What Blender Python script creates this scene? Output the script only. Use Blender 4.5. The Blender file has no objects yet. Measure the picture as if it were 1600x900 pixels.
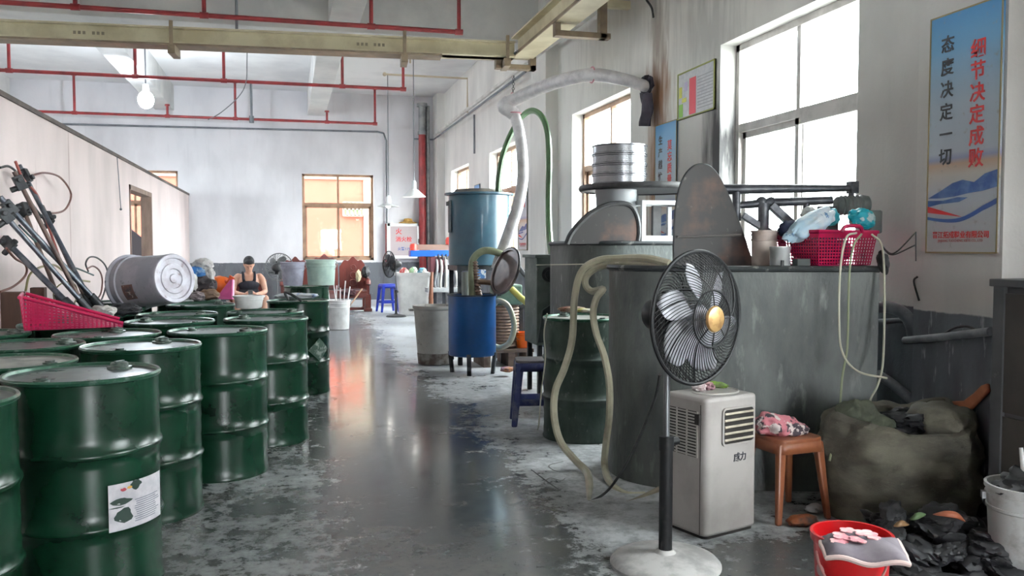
import bpy, bmesh, math, random
from mathutils import Vector, Matrix, Euler, noise as mnoise
sc = bpy.context.scene
COL = sc.collection
R = math.radians
PI = math.pi

# ---------------------------------------------------------------- camera, sky, exposure
PITCH = math.atan(63/1330); YAW = math.atan(350/1330)
CAM = Vector((0, 0, 1.38)); F = 1330.0
cam = bpy.data.cameras.new('camera'); cam.sensor_width = 36; cam.lens = F/1600*36
cam.clip_start = .05; cam.clip_end = 300
cam_ob = bpy.data.objects.new('camera', cam); COL.objects.link(cam_ob)
cam_ob.location = CAM; cam_ob.rotation_euler = (PI/2-PITCH, 0, -YAW)
sc.camera = cam_ob
SKY = 30.0
EXPOSURE = 0.22
world = bpy.data.worlds.new('overcast_sky'); sc.world = world; world.use_nodes = True
_nt = world.node_tree
_bg = _nt.nodes['Background']
_bg.inputs[0].default_value = (.93, .97, 1.0, 1); _bg.inputs[1].default_value = SKY
sc.view_settings.view_transform = 'Standard'; sc.view_settings.look = 'None'
sc.view_settings.gamma = 1; sc.view_settings.use_curve_mapping = False
sc.view_settings.exposure = EXPOSURE
sc.cycles.max_bounces = 10; sc.cycles.diffuse_bounces = 6; sc.cycles.glossy_bounces = 4
sc.cycles.transparent_max_bounces = 12
sc.cycles.use_denoising = True
sc.cycles.sample_clamp_indirect = 6

_M = Matrix.Rotation(-YAW, 3, 'Z') @ Matrix.Rotation(PI/2-PITCH, 3, 'X')
def on(px, py, X=None, Y=None, Z=None, D=None):
    """Where the sight line of a photo point meets a plane of the room (or a distance D straight ahead)."""
    d = _M @ Vector(((px-800)/F, (450-py)/F, -1))
    if X is not None: t = X/d.x
    elif Y is not None: t = Y/d.y
    elif Z is not None: t = (Z-CAM.z)/d.z
    else: t = D
    return CAM + d*t

# ---------------------------------------------------------------- materials
def lin(c):
    f = lambda v: (v/255/12.92) if v/255 <= .04045 else ((v/255+.055)/1.055)**2.4
    return (f(c[0]), f(c[1]), f(c[2]), 1)
MATS = {}
def mat(name, c, rough=.5, metal=0, c2=None, scale=6, lo=.42, hi=.62, detail=6, stretch=(1, 1, 1), bump=0, bscale=30,
        c3=None, scale3=25, lo3=.6, hi3=.7, spec=.5, alpha=1, trans=0, emit=0, coat=0, rough2=None, stretch3=None):
    """Principled surface; c2 = large blotches, c3 = fine specks or splashes."""
    if name in MATS: return MATS[name]
    m = bpy.data.materials.new(name); m.use_nodes = True; MATS[name] = m
    nt = m.node_tree; N = nt.nodes; L = nt.links
    b = N['Principled BSDF']
    b.inputs['Base Color'].default_value = lin(c); b.inputs['Roughness'].default_value = rough
    b.inputs['Metallic'].default_value = metal; b.inputs['Specular IOR Level'].default_value = spec
    b.inputs['Alpha'].default_value = alpha; b.inputs['Transmission Weight'].default_value = trans
    b.inputs['Coat Weight'].default_value = coat
    if emit:
        b.inputs['Emission Color'].default_value = lin(c); b.inputs['Emission Strength'].default_value = emit
    if c2 or c3 or bump:
        tc = N.new('ShaderNodeTexCoord'); mp = N.new('ShaderNodeMapping'); mp.inputs['Scale'].default_value = stretch
        L.new(tc.outputs['Object'], mp.inputs[0]); vec = mp.outputs[0]
    def ramp(sc_, lo_, hi_, v=None):
        n = N.new('ShaderNodeTexNoise'); n.inputs['Scale'].default_value = sc_; n.inputs['Detail'].default_value = detail
        n.inputs['Roughness'].default_value = .6
        L.new(v or vec, n.inputs['Vector'])
        r = N.new('ShaderNodeMapRange'); r.inputs[1].default_value = lo_; r.inputs[2].default_value = hi_
        L.new(n.outputs[0], r.inputs[0]); return r.outputs[0]
    col = None
    if c2:
        f = ramp(scale, lo, hi)
        mx = N.new('ShaderNodeMix'); mx.data_type = 'RGBA'; mx.inputs[6].default_value = lin(c); mx.inputs[7].default_value = lin(c2)
        L.new(f, mx.inputs[0]); col = mx.outputs[2]
        if rough2 is not None:
            rr = N.new('ShaderNodeMapRange'); rr.inputs[3].default_value = rough; rr.inputs[4].default_value = rough2
            L.new(f, rr.inputs[0]); L.new(rr.outputs[0], b.inputs['Roughness'])
    if c3:
        v3 = None
        if stretch3:
            mp3 = N.new('ShaderNodeMapping'); mp3.inputs['Scale'].default_value = stretch3; L.new(tc.outputs['Object'], mp3.inputs[0]); v3 = mp3.outputs[0]
        f3 = ramp(scale3, lo3, hi3, v3)
        mx = N.new('ShaderNodeMix'); mx.data_type = 'RGBA'; mx.inputs[6].default_value = lin(c); mx.inputs[7].default_value = lin(c3)
        if col: L.new(col, mx.inputs[6])
        L.new(f3, mx.inputs[0]); col = mx.outputs[2]
    if col: L.new(col, b.inputs['Base Color'])
    if bump:
        n = N.new('ShaderNodeTexNoise'); n.inputs['Scale'].default_value = bscale; n.inputs['Detail'].default_value = 4
        L.new(vec, n.inputs['Vector'])
        bp = N.new('ShaderNodeBump'); bp.inputs['Strength'].default_value = bump; bp.inputs['Distance'].default_value = .02
        L.new(n.outputs[0], bp.inputs['Height']); L.new(bp.outputs[0], b.inputs['Normal'])
    return m

# ---------------------------------------------------------------- mesh building
def catmull(pts, n, closed=False):
    P = [Vector(p) for p in pts]
    if n < 2 or len(P) < 3: return P
    out = []; k = len(P)
    for i in range(k if closed else k-1):
        p0 = P[(i-1) % k] if (closed or i > 0) else P[0]*2-P[1]
        p1 = P[i]; p2 = P[(i+1) % k]
        p3 = P[(i+2) % k] if (closed or i+2 < k) else P[-1]*2-P[-2]
        for j in range(n):
            t = j/n
            out.append(.5*((2*p1)+(p2-p0)*t+(2*p0-5*p1+4*p2-p3)*t*t+(3*p1-p0-3*p2+p3)*t**3))
    if not closed: out.append(P[-1])
    return out

class G:
    """Collects shapes; out() links them as ONE mesh object."""
    def __init__(s): s.bm = bmesh.new()
    def _f(s, vs):
        try: return s.bm.faces.new(vs)
        except ValueError: return None
    def mesh(s, verts, faces, M=None):
        v = [s.bm.verts.new((M @ Vector(p)) if M else p) for p in verts]
        for f in faces: s._f([v[i] for i in f])
        return s
    def box(s, c, sz, rot=None, M=None):
        x, y, z = sz[0]/2, sz[1]/2, sz[2]/2
        T = Matrix.Translation(c)
        if rot is not None: T = T @ Euler(rot).to_matrix().to_4x4()
        if M: T = M @ T
        return s.mesh([(-x,-y,-z),(x,-y,-z),(x,y,-z),(-x,y,-z),(-x,-y,z),(x,-y,z),(x,y,z),(-x,y,z)],
                      [(0,3,2,1),(4,5,6,7),(0,1,5,4),(1,2,6,5),(2,3,7,6),(3,0,4,7)], T)
    def span(s, a, b): 
        return s.box([(a[i]+b[i])/2 for i in range(3)], [abs(b[i]-a[i]) for i in range(3)])
    def tube(s, pts, r, n=10, smooth=0, closed=False, cap=True):
        P = catmull(pts, smooth, closed) if smooth else [Vector(p) for p in pts]
        k = len(P)
        rs = r if isinstance(r, (list, tuple)) else None
        def rad(i):
            if not rs: return r
            t = i/(k-1)*(len(rs)-1); a = int(min(t, len(rs)-2)); return rs[a]+(rs[a+1]-rs[a])*(t-a)
        tan = []
        for i in range(k):
            a = P[i-1] if (i > 0 or closed) else P[i]; b = P[(i+1) % k] if (i < k-1 or closed) else P[i]
            d = (b-a); tan.append(d.normalized() if d.length > 1e-9 else Vector((0, 0, 1)))
        u = tan[0].orthogonal().normalized(); rings = []
        for i in range(k):
            if i: 
                u = (u-tan[i]*u.dot(tan[i]))
                u = u.normalized() if u.length > 1e-6 else tan[i].orthogonal().normalized()
            w = tan[i].cross(u)
            rr = rad(i)
            rings.append([s.bm.verts.new(P[i]+(u*math.cos(2*PI*j/n)+w*math.sin(2*PI*j/n))*rr) for j in range(n)])
        for i in range(k if closed else k-1):
            a, b = rings[i], rings[(i+1) % k]
            for j in range(n): s._f([a[j], a[(j+1) % n], b[(j+1) % n], b[j]])
        if cap and not closed:
            s._f(list(reversed(rings[0]))); s._f(rings[-1])
        return s
    def cyl(s, a, b, r, r2=None, n=24, cap=True):
        return s.tube([a, b], [r, r if r2 is None else r2], n, cap=cap)
    def lathe(s, prof, n=40, c=(0, 0, 0), M=None, cap=True, sx=1, sy=1):
        T = Matrix.Translation(c)
        if M: T = M @ T
        rings = []
        for (r, z) in prof:
            if r < 1e-6: rings.append([s.bm.verts.new(T @ Vector((0, 0, z)))])
            else: rings.append([s.bm.verts.new(T @ Vector((r*sx*math.cos(2*PI*j/n), r*sy*math.sin(2*PI*j/n), z))) for j in range(n)])
        for a, b in zip(rings, rings[1:]):
            for j in range(n):
                k = (j+1) % n
                if len(a) == 1 and len(b) == 1: continue
                if len(a) == 1: s._f([a[0], b[k], b[j]])
                elif len(b) == 1: s._f([a[j], a[k], b[0]])
                else: s._f([a[j], a[k], b[k], b[j]])
        return s
    def sph(s, c, r, seg=20, ring=12, M=None):
        r = r if isinstance(r, (tuple, list)) else (r, r, r)
        T = Matrix.Translation(c)
        if M is not None: T = T @ M
        T = T @ Matrix.Diagonal((r[0], r[1], r[2], 1))
        return s.lathe([(math.sin(PI*i/ring), -math.cos(PI*i/ring)) for i in range(ring+1)], seg, M=T)
    def lump(s, c, r, seed=0, amp=.25, freq=2.2, sub=4, flat=None, M=None):
        """A crumpled lump (cloth, bag, rag)."""
        bm2 = bmesh.new(); bmesh.ops.create_icosphere(bm2, subdivisions=sub, radius=1)
        o = Vector((seed*7.3, seed*3.1, seed*1.7)); idx = {}
        T = Matrix.Translation(c)
        if M is not None: T = T @ M
        for v in bm2.verts:
            p = v.co.copy()
            k = 1+amp*(mnoise.noise(p*freq+o)+.6*(abs(mnoise.noise(p*freq*2.3+o))-.3)+.25*mnoise.noise(p*freq*5+o))
            q = Vector((p.x*r[0]*k, p.y*r[1]*k, p.z*r[2]*k))
            if flat is not None and q.z < flat: q.z = flat
            idx[v.index] = s.bm.verts.new(T @ q)
        for f in bm2.faces: s._f([idx[v.index] for v in f.verts])
        bm2.free(); return s
    def prism(s, pts, z0, z1, M=None):
        n = len(pts)
        v = [(p[0], p[1], z0) for p in pts]+[(p[0], p[1], z1) for p in pts]
        f = [tuple(range(n-1, -1, -1)), tuple(range(n, 2*n))]+[(i, (i+1) % n, n+(i+1) % n, n+i) for i in range(n)]
        return s.mesh(v, f, M)
    def torus(s, c, Rr, r, n=48, m=10, M=None):
        T = Matrix.Translation(c)
        if M is not None: T = T @ M
        return s.tube([T @ Vector((Rr*math.cos(2*PI*i/n), Rr*math.sin(2*PI*i/n), 0)) for i in range(n)], r, m, closed=True)
    def grid(s, fn, nu, nv, closed_u=False):
        v = [[s.bm.verts.new(fn(i/(nu if closed_u else nu-1), j/(nv-1))) for i in range(nu)] for j in range(nv)]
        for j in range(nv-1):
            for i in range(nu if closed_u else nu-1):
                k = (i+1) % nu
                s._f([v[j][i], v[j][k], v[j+1][k], v[j+1][i]])
        return s
    def out(s, name, m, parent=None, smooth=40, bevel=0, solid=0, sub=0, loc=None, seg=2):
        bmesh.ops.recalc_face_normals(s.bm, faces=s.bm.faces)
        me = bpy.data.meshes.new(name); s.bm.to_mesh(me); s.bm.free()
        o = bpy.data.objects.new(name, me); COL.objects.link(o)
        if m: me.materials.append(m if not isinstance(m, str) else MATS[m])
        if parent: o.parent = parent
        if loc is not None: o.location = loc
        if solid:
            md = o.modifiers.new('solid', 'SOLIDIFY'); md.thickness = solid; md.offset = 0
        if bevel:
            md = o.modifiers.new('bevel', 'BEVEL'); md.width = bevel; md.segments = seg; md.limit_method = 'ANGLE'; md.angle_limit = R(40)
        if sub:
            md = o.modifiers.new('sub', 'SUBSURF'); md.levels = sub; md.render_levels = sub
        if smooth:
            me.polygons.foreach_set('use_smooth', [True]*len(me.polygons))
            if not sub: me.set_sharp_from_angle(angle=R(smooth))
        return o

def tag(o, label, cat, group=None, kind=None):
    o['label'] = label; o['category'] = cat
    if group: o['group'] = group
    if kind: o['kind'] = kind
    return o
def thing(name, label, cat, loc=(0, 0, 0), rz=0, group=None, kind=None, rot=None):
    o = bpy.data.objects.new(name, None); COL.objects.link(o); o.empty_display_size = .1
    o.location = loc; o.rotation_euler = rot or (0, 0, rz)
    return tag(o, label, cat, group, kind)
def dup(root, loc, rz, label, group=None):
    def cp(o, par):
        c = o.copy(); COL.objects.link(c)
        if par: c.parent = par
        for ch in o.children: cp(ch, c)
        return c
    r = cp(root, None); r.location = loc; r.rotation_euler = (0, 0, rz); r['label'] = label
    if group: r['group'] = group
    return r
def lettering(name, body, size, m, parent, M, depth=.001, align='CENTER', squash=1):
    """Writing as a mesh: M maps the text plane (x right, y up) into the parent."""
    c = bpy.data.curves.new(name, 'FONT'); c.body = body; c.size = size; c.align_x = align; c.align_y = 'CENTER'
    c.extrude = depth; c.resolution_u = 3; c.offset = size*.018
    t = bpy.data.objects.new(name, c); COL.objects.link(t)
    dg = bpy.context.evaluated_depsgraph_get(); dg.update()
    me = bpy.data.meshes.new_from_object(t.evaluated_get(dg)); 
    bpy.data.objects.remove(t); bpy.data.curves.remove(c)
    me.transform(M @ Matrix.Diagonal((squash, 1, 1, 1)))
    me.materials.clear(); me.materials.append(m)
    o = bpy.data.objects.new(name, me); COL.objects.link(o); o.parent = parent
    return o
def rrect(w, d, r, n=6):
    pts = []
    for cx, cy, a in ((w/2-r, d/2-r, 0), (-w/2+r, d/2-r, 90), (-w/2+r, -d/2+r, 180), (w/2-r, -d/2+r, 270)):
        for i in range(n+1):
            t = R(a+90*i/n); pts.append((cx+r*math.cos(t), cy+r*math.sin(t)))
    return pts
RX90 = Matrix.Rotation(PI/2, 4, 'X')
def face_X(loc):            # text plane on a surface facing -X (right wall): x right runs towards -Y
    return Matrix.Translation(loc) @ Matrix(((0, 0, -1, 0), (-1, 0, 0, 0), (0, 1, 0, 0), (0, 0, 0, 1)))
def face_Y(loc):            # on a surface facing -Y
    return Matrix.Translation(loc) @ Matrix(((1, 0, 0, 0), (0, 0, -1, 0), (0, 1, 0, 0), (0, 0, 0, 1)))
# ================================================================= THE ROOM
XW, XP, YB, ZC, XL = 3.6, -2.15, 20.5, 5.0, -8.0
DADO = 1.03

def wall_paint(name, up, low, dado=True, stains=()):
    m = bpy.data.materials.new(name); m.use_nodes = True; MATS[name] = m
    nt = m.node_tree; N = nt.nodes; L = nt.links; b = N['Principled BSDF']; b.inputs['Roughness'].default_value = .75
    tc = N.new('ShaderNodeTexCoord'); sep = N.new('ShaderNodeSeparateXYZ'); L.new(tc.outputs['Object'], sep.inputs[0])
    def noise(s, st=(1, 1, 1), det=6):
        mp = N.new('ShaderNodeMapping'); mp.inputs['Scale'].default_value = st; L.new(tc.outputs['Object'], mp.inputs[0])
        n = N.new('ShaderNodeTexNoise'); n.inputs['Scale'].default_value = s; n.inputs['Detail'].default_value = det; L.new(mp.outputs[0], n.inputs['Vector'])
        return n.outputs[0]
    def rng(v, a, b_, c=0, d=1):
        r = N.new('ShaderNodeMapRange'); r.inputs[1].default_value = a; r.inputs[2].default_value = b_; r.inputs[3].default_value = c; r.inputs[4].default_value = d
        L.new(v, r.inputs[0]); return r.outputs[0]
    def mix(f, a, c):
        x = N.new('ShaderNodeMix'); x.data_type = 'RGBA'
        L.new(f, x.inputs[0])
        for i, v in ((6, a), (7, c)):
            if isinstance(v, tuple): x.inputs[i].default_value = v
            else: L.new(v, x.inputs[i])
        return x.outputs[2]
    u2 = tuple(int(v*.9) for v in up)
    col = mix(rng(noise(1.3, (1, 1, .5)), .4, .7), lin(up), lin(u2))
    col = mix(rng(noise(9, (1, 1, .12)), .6, .8, 0, .2), col, lin(tuple(int(v*.78) for v in up)))
    for (cx, cy, cz, rx, ry, rz, c, st) in stains:
        mp = N.new('ShaderNodeMapping'); mp.vector_type = 'TEXTURE'
        mp.inputs['Location'].default_value = (cx, cy, cz); mp.inputs['Scale'].default_value = (rx, ry, rz)
        L.new(tc.outputs['Object'], mp.inputs[0])
        ln = N.new('ShaderNodeVectorMath'); ln.operation = 'LENGTH'; L.new(mp.outputs[0], ln.inputs[0])
        ad = N.new('ShaderNodeMath'); ad.operation = 'ADD'; L.new(ln.outputs['Value'], ad.inputs[0]); L.new(rng(noise(14, (1, 1, .15)), .2, .8, -.5, .5), ad.inputs[1])
        col = mix(rng(ad.outputs[0], .25, 1.1, st, 0), col, lin(c))
    if dado:
        ad = N.new('ShaderNodeMath'); ad.operation = 'ADD'; L.new(sep.outputs[2], ad.inputs[0]); L.new(rng(noise(12), 0, 1, -.012, .012), ad.inputs[1])
        lowc = mix(rng(noise(5, (1, 1, .3)), .45, .7), lin(low), lin(tuple(int(v*.75) for v in low)))
        lowc = mix(rng(noise(22, (1, 1, .25)), .64, .72, 0, .7), lowc, lin((175, 178, 180)))
        col = mix(rng(ad.outputs[0], DADO-.004, DADO+.004, 1, 0), col, lowc)
    L.new(col, b.inputs['Base Color'])
    bp = N.new('ShaderNodeBump'); bp.inputs['Strength'].default_value = .15; bp.inputs['Distance'].default_value = .01
    L.new(noise(45), bp.inputs['Height']); L.new(bp.outputs[0], b.inputs['Normal'])
    return m

RUST = (150, 100, 60); SOOT = (60, 60, 62)
WP = wall_paint('wall_paint_right', (236, 234, 230), (104, 109, 116), True, [
    (3.6, 8.0, 2.95, .4, .30, .30, RUST, .95), (3.6, 7.93, 2.2, .4, .34, 1.15, RUST, .85), (3.6, 7.95, 3.5, .4, .2, .65, (120, 105, 92), .8),
    (3.6, 6.74, 2.1, .4, .26, .85, SOOT, .97), (3.6, 6.9, 3.3, .4, .7, .5, (150, 150, 150), .5), (3.6, 9.0, 3.7, .4, 1.6, .5, (150, 150, 148), .35)])
WB = wall_paint('wall_paint_back', (232, 231, 235), (104, 107, 113), True)
WL = wall_paint('wall_paint_partition', (226, 210, 208), (150, 140, 138), False, [
    (-2.15, 9.6, 1.9, .3, .025, .9, (150, 118, 112), .6), (-2.15, 8.4, 1.7, .3, .02, .6, (150, 118, 112), .4)])
CONC = mat('ceiling_white', (236, 237, 238), .85, c2=(218, 219, 221), scale=.7, bump=.08, bscale=30)
CONC2 = mat('beam_white', (216, 216, 214), .85, c2=(196, 197, 197), scale=1.1, bump=.08, bscale=30)

def floor_mat():
    m = bpy.data.materials.new('floor_concrete'); m.use_nodes = True
    nt = m.node_tree; N = nt.nodes; L = nt.links; b = N['Principled BSDF']
    tc = N.new('ShaderNodeTexCoord'); sep = N.new('ShaderNodeSeparateXYZ'); L.new(tc.outputs['Object'], sep.inputs[0])
    def noise(s, st=(1, 1, 1), det=8, ro=.65):
        mp = N.new('ShaderNodeMapping'); mp.inputs['Scale'].default_value = st; L.new(tc.outputs['Object'], mp.inputs[0])
        n = N.new('ShaderNodeTexNoise'); n.inputs['Scale'].default_value = s; n.inputs['Detail'].default_value = det; n.inputs['Roughness'].default_value = ro
        L.new(mp.outputs[0], n.inputs['Vector']); return n.outputs[0]
    def rng(v, a, b_, c=0, d=1, sm=False):
        r = N.new('ShaderNodeMapRange'); r.inputs[1].default_value = a; r.inputs[2].default_value = b_; r.inputs[3].default_value = c; r.inputs[4].default_value = d
        if sm: r.interpolation_type = 'SMOOTHSTEP'
        L.new(v, r.inputs[0]); return r.outputs[0]
    def mth(op, a, c):
        x = N.new('ShaderNodeMath'); x.operation = op
        for i, v in ((0, a), (1, c)):
            if isinstance(v, (int, float)): x.inputs[i].default_value = v
            else: L.new(v, x.inputs[i])
        return x.outputs[0]
    def mix(f, a, c):
        x = N.new('ShaderNodeMix'); x.data_type = 'RGBA'; L.new(f, x.inputs[0])
        for i, v in ((6, a), (7, c)):
            if isinstance(v, tuple): x.inputs[i].default_value = v
            else: L.new(v, x.inputs[i])
        return x.outputs[2]
    # trodden lane: x from about .25 to 1.35, nearly free of powder
    wob = mth('ADD', sep.outputs[0], rng(noise(1.1), 0, 1, -.4, .4))
    off = mth('ABSOLUTE', mth('SUBTRACT', wob, .78), 0)
    side = rng(off, .2, .85, 0, 1, True)
    fine = noise(13, (1, 1, 1), 12, .78)
    mid = noise(4.2, (1, 1.0, 1), 6, .65)
    big = noise(.9, (1, 1, 1), 3)
    p = mth('ADD', mth('MULTIPLY', fine, .75), mth('MULTIPLY', mid, .35))
    p = mth('ADD', p, mth('MULTIPLY', mth('SUBTRACT', big, .5), .35))
    p = mth('ADD', p, rng(side, 0, 1, -.15, 0))
    p = mth('ADD', p, rng(sep.outputs[0], .9, 1.7, 0, .075, True))       # more powder spilt towards the tanks
    p = mth('ADD', p, rng(sep.outputs[0], -.6, .5, -.055, 0))
    clean = mth('MULTIPLY', rng(mth('ADD', sep.outputs[1], rng(mid, 0, 1, -.12, .12)), 3.45, 3.65, 1, 0), rng(sep.outputs[0], 1.25, 1.6, 0, 1))
    p = mth('SUBTRACT', p, mth('MULTIPLY', clean, .22))
    powder = rng(p, .49, .68, 0, 1)
    base = mix(rng(noise(2.5), .4, .65), lin((70, 73, 74)), lin((90, 89, 86)))
    base = mix(rng(noise(24, (1, 1, 1), 10, .75), .52, .68, 0, .5), base, lin((48, 50, 52)))
    col = mix(mth('MULTIPLY', powder, .85), base, lin((198, 200, 202)))
    # hazy reflection painted in: floor colour paled blue-white further in
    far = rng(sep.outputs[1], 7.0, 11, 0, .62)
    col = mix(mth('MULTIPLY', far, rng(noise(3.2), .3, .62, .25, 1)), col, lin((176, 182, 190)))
    L.new(col, b.inputs['Base Color'])
    ro = mth('ADD', rng(powder, 0, 1, .0, .38), rng(noise(5), .3, .7, .08, .16))
    ro = mth('ADD', ro, rng(side, 0, 1, 0, .12))
    L.new(ro, b.inputs['Roughness'])
    b.inputs['Specular IOR Level'].default_value = .55
    bp = N.new('ShaderNodeBump'); bp.inputs['Strength'].default_value = .05; bp.inputs['Distance'].default_value = .006
    L.new(noise(16), bp.inputs['Height']); L.new(bp.outputs[0], b.inputs['Normal'])
    return m
FLOOR = floor_mat()
def struct(o, label, cat): return tag(o, label, cat, kind='structure')

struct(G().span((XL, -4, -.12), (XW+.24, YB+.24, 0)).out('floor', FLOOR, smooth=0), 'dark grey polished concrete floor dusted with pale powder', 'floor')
struct(G().span((XL, -4, ZC), (XW+.24, YB+.24, ZC+.15)).out('ceiling', CONC, smooth=0), 'white plastered ceiling above the whole workshop', 'ceiling')

def wall(name, axis, p0, p1, a0, a1, z1, holes, m):
    g = G()
    def bx(u0, u1, z0, zt):
        if u1-u0 < 1e-4 or zt-z0 < 1e-4: return
        if axis == 'X': g.span((p0, u0, z0), (p1, u1, zt))
        else: g.span((u0, p0, z0), (u1, p1, zt))
    u = a0
    for (h0, h1, zb, zt) in sorted(holes):
        bx(u, h0, 0, z1); bx(h0, h1, 0, zb); bx(h0, h1, zt, z1); u = h1
    bx(u, a1, 0, z1)
    return g.out(name, m, smooth=0)
WZ0, WZ1 = 1.08, 3.11
RW = [(4.84, 6.67), (8.65, 10.6), (13.35, 15.3), (17.15, 19.1), (.75, 2.58)]  # last pair is an unseen window, added for daylight
BW = [(-4.2, -2.37), (None, None)]
_b0 = on(472, 300, Y=YB).x; _b1 = on(584, 300, Y=YB).x
BWIN = [(-4.2, -2.37), (_b0, _b1)]
LWIN = [(3, 5.5), (9, 11.5), (15, 17.5)]  # side room windows out of view, added to supply daylight
struct(wall('wall_right', 'X', XW, XW+.24, -4, YB+.24, ZC, [(a, b, WZ0, WZ1) for a, b in RW], WP), 'white plastered window wall on the right with grey painted dado', 'wall')
struct(wall('wall_back', 'Y', YB, YB+.24, XL, XW, ZC, [(a, b, WZ0, WZ1) for a, b in BWIN], WB), 'white far end wall with a grey painted dado', 'wall')
struct(wall('wall_left', 'X', XL-.24, XL, -4, YB+.24, ZC, [(a, b, WZ0, WZ1) for a, b in LWIN], WB), 'white outer wall of the side room beyond the partition', 'wall')
struct(wall('wall_front', 'Y', -4.24, -4, XL, XW+.24, ZC, [(1.7, 3.0, 0, 2.3)], WB), 'white end wall behind the viewer', 'wall')  # doorway opening added behind the viewer to let daylight in
g = G(); g.span((1.62, -4.26, 0), (1.7, -3.96, 2.38)); g.span((3.0, -4.26, 0), (3.08, -3.96, 2.38)); g.span((1.7, -4.26, 2.3), (3.0, -3.96, 2.38))
struct(g.out('added_doorway', mat('door_frame_grey', (120, 122, 124), .5), smooth=0), 'grey steel frame of the doorway added behind the viewer to let in daylight', 'door')
OP0, OP1 = 13.0, 15.0
struct(wall('wall_partition', 'X', XP-.13, XP, -4, YB, 2.56, [(OP0, OP1, 1.0, 2.27)], WL), 'pinkish white half height partition along the left of the workshop', 'wall')
DARKCAP = mat('partition_cap', (88, 76, 70), .7, c2=(66, 58, 54), scale=5)
struct(G().span((XP-.15, -4, 2.56), (XP+.02, YB, 2.6)).out('trim_1', DARKCAP, smooth=0), 'dark brown capping strip along the top of the partition', 'trim')
WOODF = mat('opening_wood', (140, 118, 106), .6, c2=(112, 92, 82), scale=7, stretch=(1, 1, .2))
g = G(); g.span((XP-.15, OP1-.07, 1.0), (XP+.015, OP1, 2.27)); g.span((XP-.15, OP0, 1.0), (XP+.015, OP0+.05, 2.27)); g.span((XP-.15, OP0, 2.2), (XP+.015, OP1, 2.27))
struct(g.out('trim_2', WOODF, smooth=0), 'brown timber lining of the opening in the partition', 'trim')
struct(G().span((XP, YB-.03, 0), (XW, YB, .14)).out('baseboard_back', mat('baseboard_paint', (196, 198, 202), .6), smooth=0), 'pale skirting strip at the foot of the far wall', 'baseboard')

# pillars on the window wall
def pillar(y0, y1, label):
    return struct(G().span((3.42, y0, 0), (XW+.02, y1, ZC)).out('pillar', WP, smooth=0), label, 'pillar')
pillar(3.46, 4.07, 'white wall pillar with grey foot carrying the big blue slogan banner')
pillar(11.2, 11.95, 'white wall pillar behind the green hose between the windows')
pillar(19.9, 20.5, 'white corner pillar beside the red riser pipe')

# concrete beams
def beam(a, b, label): return struct(G().span(a, b).out('ceiling_beam', CONC2, smooth=0, bevel=.01), label, 'beam')
beam((XL, 11.55, 4.22), (XW, 12.0, ZC+.01), 'deep concrete cross beam just beyond the cream crane girder')
beam((XL, 3.5, 4.22), (XW, 3.95, ZC+.01), 'deep concrete cross beam overhead near the slogan banner')
for y0, y1, w in ((12.0, YB, 'far bay'), (3.95, 11.55, 'near bay')):
    dz = 0 if y0 > 10 else -.14; dx = 0 if y0 > 10 else .07
    beam((.48+dx, y0, 4.45+dz), (.88+dx, y1, ZC+.01), f'white lengthwise ceiling beam above the aisle in the {w}')
    beam((-2.82, y0, 4.45+dz), (-2.42, y1, ZC+.01), f'white lengthwise ceiling beam over the partition in the {w}')
    beam((-6.1, y0, 4.45+dz), (-5.7, y1, ZC+.01), f'white lengthwise ceiling beam over the side room in the {w}')

# windows
ALU = mat('window_frame_brown', (158, 128, 104), .45, .1, c2=(132, 104, 84), scale=6)
ALU2 = mat('window_frame_grey', (206, 202, 198), .45, .05, c2=(184, 180, 176), scale=6)
def glass_mat():
    m = bpy.data.materials.new('window_glass'); m.use_nodes = True; nt = m.node_tree; N = nt.nodes; L = nt.links
    N.remove(N['Principled BSDF']); tr = N.new('ShaderNodeBsdfTransparent'); tr.inputs[0].default_value = (.93, .95, .94, 1)
    gl = N.new('ShaderNodeBsdfGlossy'); gl.inputs['Roughness'].default_value = .03
    fr = N.new('ShaderNodeLayerWeight'); pw = N.new('ShaderNodeMath'); pw.operation = 'POWER'; pw.inputs[1].default_value = 5
    L.new(fr.outputs['Facing'], pw.inputs[0]); ma = N.new('ShaderNodeMath'); ma.operation = 'MULTIPLY_ADD'; ma.inputs[1].default_value = .5; ma.inputs[2].default_value = .03
    L.new(pw.outputs[0], ma.inputs[0])
    mx = N.new('ShaderNodeMixShader'); L.new(ma.outputs[0], mx.inputs[0]); L.new(tr.outputs[0], mx.inputs[1]); L.new(gl.outputs[0], mx.inputs[2])
    L.new(mx.outputs[0], N['Material Output'].inputs[0]); return m
GLASS = glass_mat()
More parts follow.
